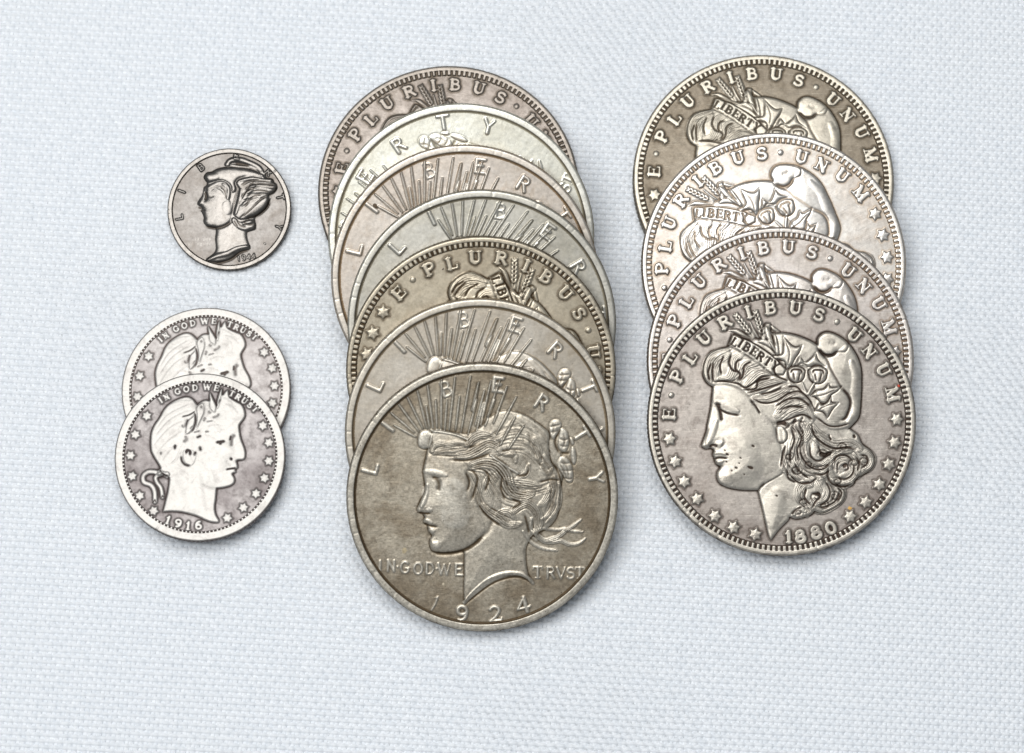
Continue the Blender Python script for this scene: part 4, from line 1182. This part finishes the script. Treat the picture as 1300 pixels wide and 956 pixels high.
def build_cloth():
    hw, hh = 80.0, 62.0
    r_ = np.random.default_rng(5)
    nwarp = int(2 * hw / PX); nweft = int(2 * hh / PY)
    AMP = .12

    def sag(x, y):
        return .10 * np.sin(x * .05 + 1) * np.cos(y * .06) - .10

    def strips(n, m, along, across, half, top, sgn, seed):
        """n threads of m samples; returns V, F"""
        g = np.random.default_rng(seed)
        off = np.array([-1.0, -.42, .42, 1.0])
        zoff = np.array([-.50, -.03, -.03, -.50]) * top
        A = np.broadcast_to(along[None, :], (n, m))
        drift = np.cumsum(g.normal(0, .002, (n, m)), 1)
        drift = drift - np.linspace(0, 1, m)[None, :] * drift[:, -1:] - drift.mean(1, keepdims=True)
        drift = np.clip(drift, -.03, .03) + g.normal(0, .008, (n, m))
        B = across[:, None] + drift
        wid = half * (1 + g.normal(0, .02, (n, 1)) + g.normal(0, .06, (n, m)))
        lift = g.normal(0, .003, (n, 1)) + g.normal(0, .016, (n, m))
        return A, B, wid, lift, off, zoff

    quads = lambda n, m, base: (lambda i, j, k: np.stack([base + (i * m + j) * 4 + k, base + (i * m + j + 1) * 4 + k, base + (i * m + j + 1) * 4 + k + 1, base + (i * m + j) * 4 + k + 1], -1).reshape(-1, 4))(*np.meshgrid(np.arange(n), np.arange(m - 1), np.arange(3), indexing='ij'))
    # weft threads run along x
    per = 4
    m = nwarp * per
    along = (np.arange(m) / per - nwarp / 2) * PX
    across = (np.arange(nweft) - nweft / 2) * PY
    A, B, wid, lift, off, zoff = strips(nweft, m, along, across, .415, 1.0, 1, 21)
    par = np.where(np.arange(nweft) % 2 == 0, 1.0, -1.0)[:, None]
    ph = np.cos(PI * A / PX)
    shp = np.sign(ph) * np.abs(ph) ** .8 * par
    z = .10 * shp + lift
    wid = wid * (1 + .09 * shp)
    Vx = np.broadcast_to(A[..., None], A.shape + (4,))
    Vy = B[..., None] + wid[..., None] * off
    Vz = z[..., None] + zoff
    V1 = np.stack([Vx, Vy, Vz], -1).reshape(-1, 3)
    F1 = quads(nweft, m, 0)[:, ::-1][:, [3, 2, 1, 0]]
    # warp threads run along y
    per2 = 3
    m2 = nweft * per2
    along2 = (np.arange(m2) / per2 - nweft / 2) * PY
    across2 = (np.arange(nwarp) - nwarp / 2) * PX
    A2, B2, wid2, lift2, off, zoff = strips(nwarp, m2, along2, across2, .325, .35, -1, 22)
    par0 = 1.0 if (int(nweft / 2) % 2 == 0) else 1.0
    jpar = np.where((np.arange(nwarp) - nwarp // 2) % 2 == 0, 1.0, -1.0)[:, None]
    wpar = 1.0 if (nweft // 2) % 2 == 0 else -1.0
    # weft row i at y=(i-nweft/2)PY has sign (-1)^i; warp passes opposite
    z2 = -AMP * .7 * np.cos(PI * A2 / PY) * jpar * wpar + lift2 - .16
    V2 = np.stack([B2[..., None] + wid2[..., None] * off, np.broadcast_to(A2[..., None], A2.shape + (4,)), z2[..., None] + zoff], -1).reshape(-1, 3)
    F2 = quads(nwarp, m2, len(V1))
    V = np.concatenate([V1, V2])
    V[:, 2] += sag(V[:, 0], V[:, 1])
    F = np.concatenate([F1, F2[:, ::-1]])
    me = make_mesh('woven_cloth', V * MM, F)
    me.materials.append(cloth_material())
    o = bpy.data.objects.new('woven_cloth', me)
    o.rotation_euler = (0, 0, CLOTH_ROT)
    o['kind'] = 'structure'
    col.objects.link(o)
    # the rest of the cloth, under and beyond the woven field
    S = 260.0
    v = np.array([[-S, -S, -.42], [S, -S, -.42], [S, S, -.42], [-S, S, -.42]]) * MM
    me2 = make_mesh('tablecloth', v, np.array([[0, 1, 2, 3]]), smooth=False)
    m2 = plain_material('cloth_weave', (.70, .735, .775, 1), .85)
    nt = m2.node_tree
    b2 = next(n for n in nt.nodes if n.type == 'BSDF_PRINCIPLED')
    tc = next(n for n in nt.nodes if n.type == 'TEX_COORD')
    hs = []
    for d, per in (('X', PX), ('Y', PY)):
        w = nt.nodes.new('ShaderNodeTexWave')
        w.bands_direction = d
        w.inputs['Scale'].default_value = 1000.0 * .314 / per
        nt.links.new(tc.outputs['Object'], w.inputs['Vector'])
        hs.append(w.outputs['Fac'])
    bp = nt.nodes.new('ShaderNodeBump')
    bp.inputs['Strength'].default_value = .6
    bp.inputs['Distance'].default_value = .15 * MM
    nt.links.new(mth(nt, 'ADD', hs[0], mth(nt, 'MULTIPLY', hs[1], 1.5)), bp.inputs['Height'])
    nt.links.new(bp.outputs[0], b2.inputs['Normal'])
    me2.materials.append(m2)
    t = bpy.data.objects.new('tablecloth', me2)
    t.rotation_euler = (0, 0, CLOTH_ROT)
    t['kind'] = 'structure'
    col.objects.link(t)


build_cloth()

# ------------------------------------------------------------------ coins
from mathutils import Matrix


def flat_rim(rin, r1, h, top, bev=.985):
    return [(rin - .012, -.03, .3, 0), (rin - .001, -.003, .3, 0), (r1 - .014, 0.0, .75, 0), (r1 - .006, .03, .9, .1), (r1, h * .55, .55, .5), (r1 + .003, h * .93, .1, 1), (r1 + .006, h, -.15, 1), (r1 + .009, h + .004, -.12, 1),
            ((r1 + bev) / 2, h + .006, -.12, 1), (bev - .006, h + .003, -.12, 1), (bev - .002, h, -.15, 1), (bev + .003, h * .88, -.05, .9), (.995, h * .45, .3, .7), (1.0, h * .0, .45, .5)]


def beaded_rim(rin, b0, b1, h, bh, gap, nb):
    p = [(rin - .012, -.03, .4, 0), (rin - .001, -.003, .4, 0)]
    for q in (.02, .10, .22, .40, .60, .80, .97):
        p.append((b0 + (b1 - b0) * q, h * .5 * q, .8, 0))
    p += [(b1 + .003, h * .95, .1, .8), (b1 + .007, h, -.12, 1), (b1 + .010, h + .003, -.12, 1), ((b1 + .985) / 2, h + .006, -.12, 1), (.980, h + .002, -.12, 1), (.984, h, -.12, 1), (.989, h * .85, -.05, .9), (.995, h * .45, .3, .7), (1.0, 0.0, .45, .5)]
    return p, (nb, b0, b1, bh, gap)


DESIGNS = {}


def design(key, rel, thick, rimh, prof, nth, beads=None, reeds=0, seed=0):
    z0 = thick - rimh
    parts = rel.meshes(z0, rel.rin)
    parts += rim_meshes(rel.R, thick, z0, prof, nth, beads, reeds, seed)
    DESIGNS[key] = (parts, z0, rel)


design('rays', dollar_rays(), 2.4, .27, flat_rim(.926, .944, .27, 2.4), 900, None, 190, 1)
p_, b_ = beaded_rim(.918, .920, .958, .26, .22, .16, 150)
design('cap', dollar_cap(), 2.4, .26, p_, 1500, b_, 190, 2)
p_, b_ = beaded_rim(.882, .884, .905, .17, .16, .25, 124)
design('wreath', quarter_wreath(), 1.75, .17, p_, 1116, b_, 120, 3)
design('wing', dime_wing(), 1.35, .15, flat_rim(.91, .925, .15, 1.35), 720, None, 118, 4)


def place_coin(name, key, label, group, loc, tilt, rot, mat, zs=1.0):
    root = bpy.data.objects.new(name, None)
    root.empty_display_size = .005
    col.objects.link(root)
    M = Matrix.Translation([c * MM for c in loc]) @ Matrix.Rotation(math.radians(tilt), 4, 'X') @ Matrix.Rotation(math.radians(rot), 4, 'Z')
    root.matrix_world = M
    root['label'] = label
    root['category'] = 'coin'
    root['group'] = group
    parts, z0, rel = DESIGNS[key]
    objs = {}
    for i, (nm, par, me) in enumerate(parts):
        if me is None:
            continue
        if not me.materials:
            me.materials.append(mat)
        o = bpy.data.objects.new(nm, me)
        col.objects.link(o)
        o.parent = objs.get(par, root) if par is not None else root
        o.material_slots[0].link = 'OBJECT'
        o.material_slots[0].material = mat
        objs[i] = o
    return root, z0, rel


def speck(coin, name, u, v, r, colour, label, seed, rough=.5, height=.06, stretch=1.0):
    """a small fleck of foreign matter stuck on a coin"""
    root, z0, rel = coin
    g = np.random.default_rng(seed)
    n = 14
    a = np.linspace(0, 2 * PI, n, endpoint=False)
    rr = r * (1 + .22 * g.standard_normal(n).clip(-1, 1))
    i = int((u + 1) / rel.du); j = int((v + 1) / rel.du)
    z = z0 + rel.H[min(max(j, 0), rel.n - 1), min(max(i, 0), rel.n - 1)]
    V = [(u * rel.R, v * rel.R, z + height)]
    for s, zz in ((.55, height * .8), (1.0, -.05)):
        for k in range(n):
            V.append((u * rel.R + s * rr[k] * math.cos(a[k]) * stretch, v * rel.R + s * rr[k] * math.sin(a[k]), z + zz))
    F = []
    for k in range(n):
        q = (k + 1) % n
        F.append((0, 1 + k, 1 + q)); F.append((1 + k, 1 + n + k, 1 + n + q)); F.append((1 + k, 1 + n + q, 1 + q))
    me = make_mesh(name, np.array(V) * MM, np.array(F))
    me.materials.append(plain_material(name + '_colour', colour, rough))
    o = bpy.data.objects.new(name, me)
    o['label'] = label
    col.objects.link(o)
    o.parent = root


C = srgb
FAN7 = 'dollars fanned in the seven-coin column'
FAN4 = 'dollars fanned in the four-coin column'
M_ = coin_material
place_coin('silver_dollar', 'cap', 'grey-brown dollar with dark beaded rim lying flat at the back of the seven-coin fan', FAN7, (-9.24, 27.25, 0), 0, -8.5,
           M_('silver_grey_brown', C(144, 135, 127), C(160, 152, 140), C(84, 72, 56), C(126, 116, 109), .44, .8, .5, .75, .5, 1))
place_coin('silver_dollar', 'rays', 'pale greenish-silver dollar turned sideways so ERTY arches over its top', FAN7, (-7.27, 19.35, 6.18), 18.5, 66,
           M_('silver_pale', C(214, 214, 202), C(230, 228, 218), C(150, 142, 118), C(206, 204, 188), .36, .8, .7, .8, .4, 2, bump=.09))
rays3 = place_coin('silver_dollar', 'rays', 'beige toned rayed dollar with a dark stain on its left rays', FAN7, (-6.73, 13.09, 6.67), 18.5, 0,
           M_('silver_beige', C(200, 186, 168), C(220, 208, 186), C(138, 114, 84), C(200, 188, 172), .38, .8, .6, .9, .5, 3, bump=.09, neut=.5))
place_coin('silver_dollar', 'rays', 'grey-silver rayed dollar rotated clockwise between the beige dollar and the dark beaded dollar', FAN7, (-4.3, 6.37, 7.01), 18.5, -27.5,
           M_('silver_cool_grey', C(190, 187, 176), C(208, 205, 194), C(124, 116, 98), C(178, 174, 158), .38, .8, .6, .9, .5, 4, bump=.09))
cap5 = place_coin('silver_dollar', 'cap', 'golden-grey dollar with bold dark beading turned so its stars climb the left side', FAN7, (-4.39, -.51, 7.29), 18.5, -40,
           M_('silver_golden', C(184, 173, 150), C(204, 194, 172), C(72, 58, 40), C(170, 156, 130), .40, .8, .5, 1.0, .5, 5))
place_coin('silver_dollar', 'rays', 'light grey rayed dollar directly beneath the frontmost dollar dated 1924', FAN7, (-4.48, -9.39, 6.9), 18.5, -10,
           M_('silver_light_grey', C(196, 188, 174), C(212, 205, 190), C(124, 108, 84), C(182, 172, 154), .40, .8, .6, .9, .5, 6, bump=.12))
front_rays = place_coin('silver_dollar', 'rays', 'brown-toned rayed dollar dated 1924, fully visible at the front of its fan', FAN7, (-4.19, -18.51, 6.43), 18.5, 0,
           M_('silver_brown_toned', C(177, 167, 148), C(208, 203, 190), C(80, 67, 49), C(146, 132, 110), .42, .78, .72, 1.0, .9, 7, speck=.9, grain=.30, bump=.9, neut=.12, dirt=.35, scratch=.12))
place_coin('silver_dollar', 'cap', 'dark-field dollar with pale worn relief at the back of the four-coin fan', FAN4, (36.7, 28.95, 0), 0, -.5,
           M_('silver_dark_field', C(128, 118, 102), C(204, 196, 178), C(78, 66, 50), C(118, 108, 92), .44, .8, .9, .9, .5, 8))
place_coin('silver_dollar', 'cap', 'brightest shiny white-silver dollar turned left, second in the four-coin fan', FAN4, (37.63, 15.64, 3.46), 10, 25.5,
           M_('silver_bright', C(200, 196, 189), C(216, 213, 207), C(150, 128, 102), C(182, 172, 162), .36, .88, .6, .75, .4, 9, bump=.12, speck=.2))
place_coin('silver_dollar', 'cap', 'pinkish-beige dollar mostly hidden behind the dollar dated 1880', FAN4, (38.31, 1.57, 3.47), 10, 3,
           M_('silver_pink_beige', C(196, 182, 170), C(214, 204, 190), C(112, 92, 72), C(186, 174, 158), .38, .8, .6, .9, .5, 10, neut=.55))
front_cap = place_coin('silver_dollar', 'cap', 'grey capped-head dollar dated 1880, fully visible at the front of its fan', FAN4, (38.21, -7.53, 4.35), 10, 0,
           M_('silver_violet_grey', C(172, 163, 154), C(196, 190, 175), C(64, 52, 44), C(158, 146, 137), .40, .8, .75, 1.0, .5, 11, dirt=.40))
QG = 'overlapping silver quarters'
place_coin('silver_quarter', 'wreath', 'worn pale quarter partly covered, behind the quarter dated 1916', QG, (-44.0, -2.32, 0), 0, 7,
           M_('silver_worn_pale', C(172, 167, 164), C(190, 187, 181), C(96, 84, 79), C(156, 150, 148), .5, .6, .95, 1.0, .7, 12, R=12.15, scratch=.2, speck=.15, grain=.07))
place_coin('silver_quarter', 'wreath', 'worn white quarter dated 1916 lying on top of another quarter', QG, (-44.45, -12.41, 1.78), 0, 0,
           M_('silver_worn_white', C(156, 150, 148), C(190, 187, 181), C(74, 64, 62), C(116, 108, 107), .5, .6, .97, 1.0, .85, 13, R=12.15, scratch=.2, speck=.15, grain=.07))
place_coin('silver_dime', 'wing', 'small worn dime with a winged cap head, lying alone above the quarters', 'single dime', (-41.25, 24.73, .3), 5, 0,
           M_('silver_dime_grey', C(96, 91, 86), C(140, 134, 125), C(56, 47, 37), C(86, 80, 74), .30, .88, .5, .75, .5, 14, R=9.03, neut=.45, scratch=.15))

# flecks and stains
def uv(coin, key, x, y):
    return coin[2].P(key, [(x, y)])[0]


p = uv(front_cap, 'MB', 862, 580)
speck(front_cap, 'red_speck', p[0], p[1], .26, C(190, 62, 28), 'red speck on the beading beside the letter M', 1, .5, .08)
p = uv(front_cap, 'MC', 528, 600)
speck(front_cap, 'yellow_speck', p[0], p[1] , .30, C(226, 178, 92), 'yellow speck on a star near the date', 2, .6, .06, 1.3)
p = uv(front_rays, 'P0', 212, 652)
speck(front_rays, 'pale_stain', p[0], p[1], .72, C(176, 162, 132), 'pale stain left of the chin', 3, .7, .012, .85)
p = uv(front_rays, 'P0', 341, 765)
speck(front_rays, 'pale_stain', p[0], p[1], .30, C(196, 184, 160), 'small pale stain above the date', 4, .7, .02, .8)
speck(rays3, 'dark_stain', -.668, .535, .50, C(84, 68, 48), 'dark stain on the left rays', 5, .7, .06)
speck(cap5, 'dark_stain', -.70, .40, .26, C(60, 50, 38), 'dark nick near the letter P', 6, .7, .03, .5)
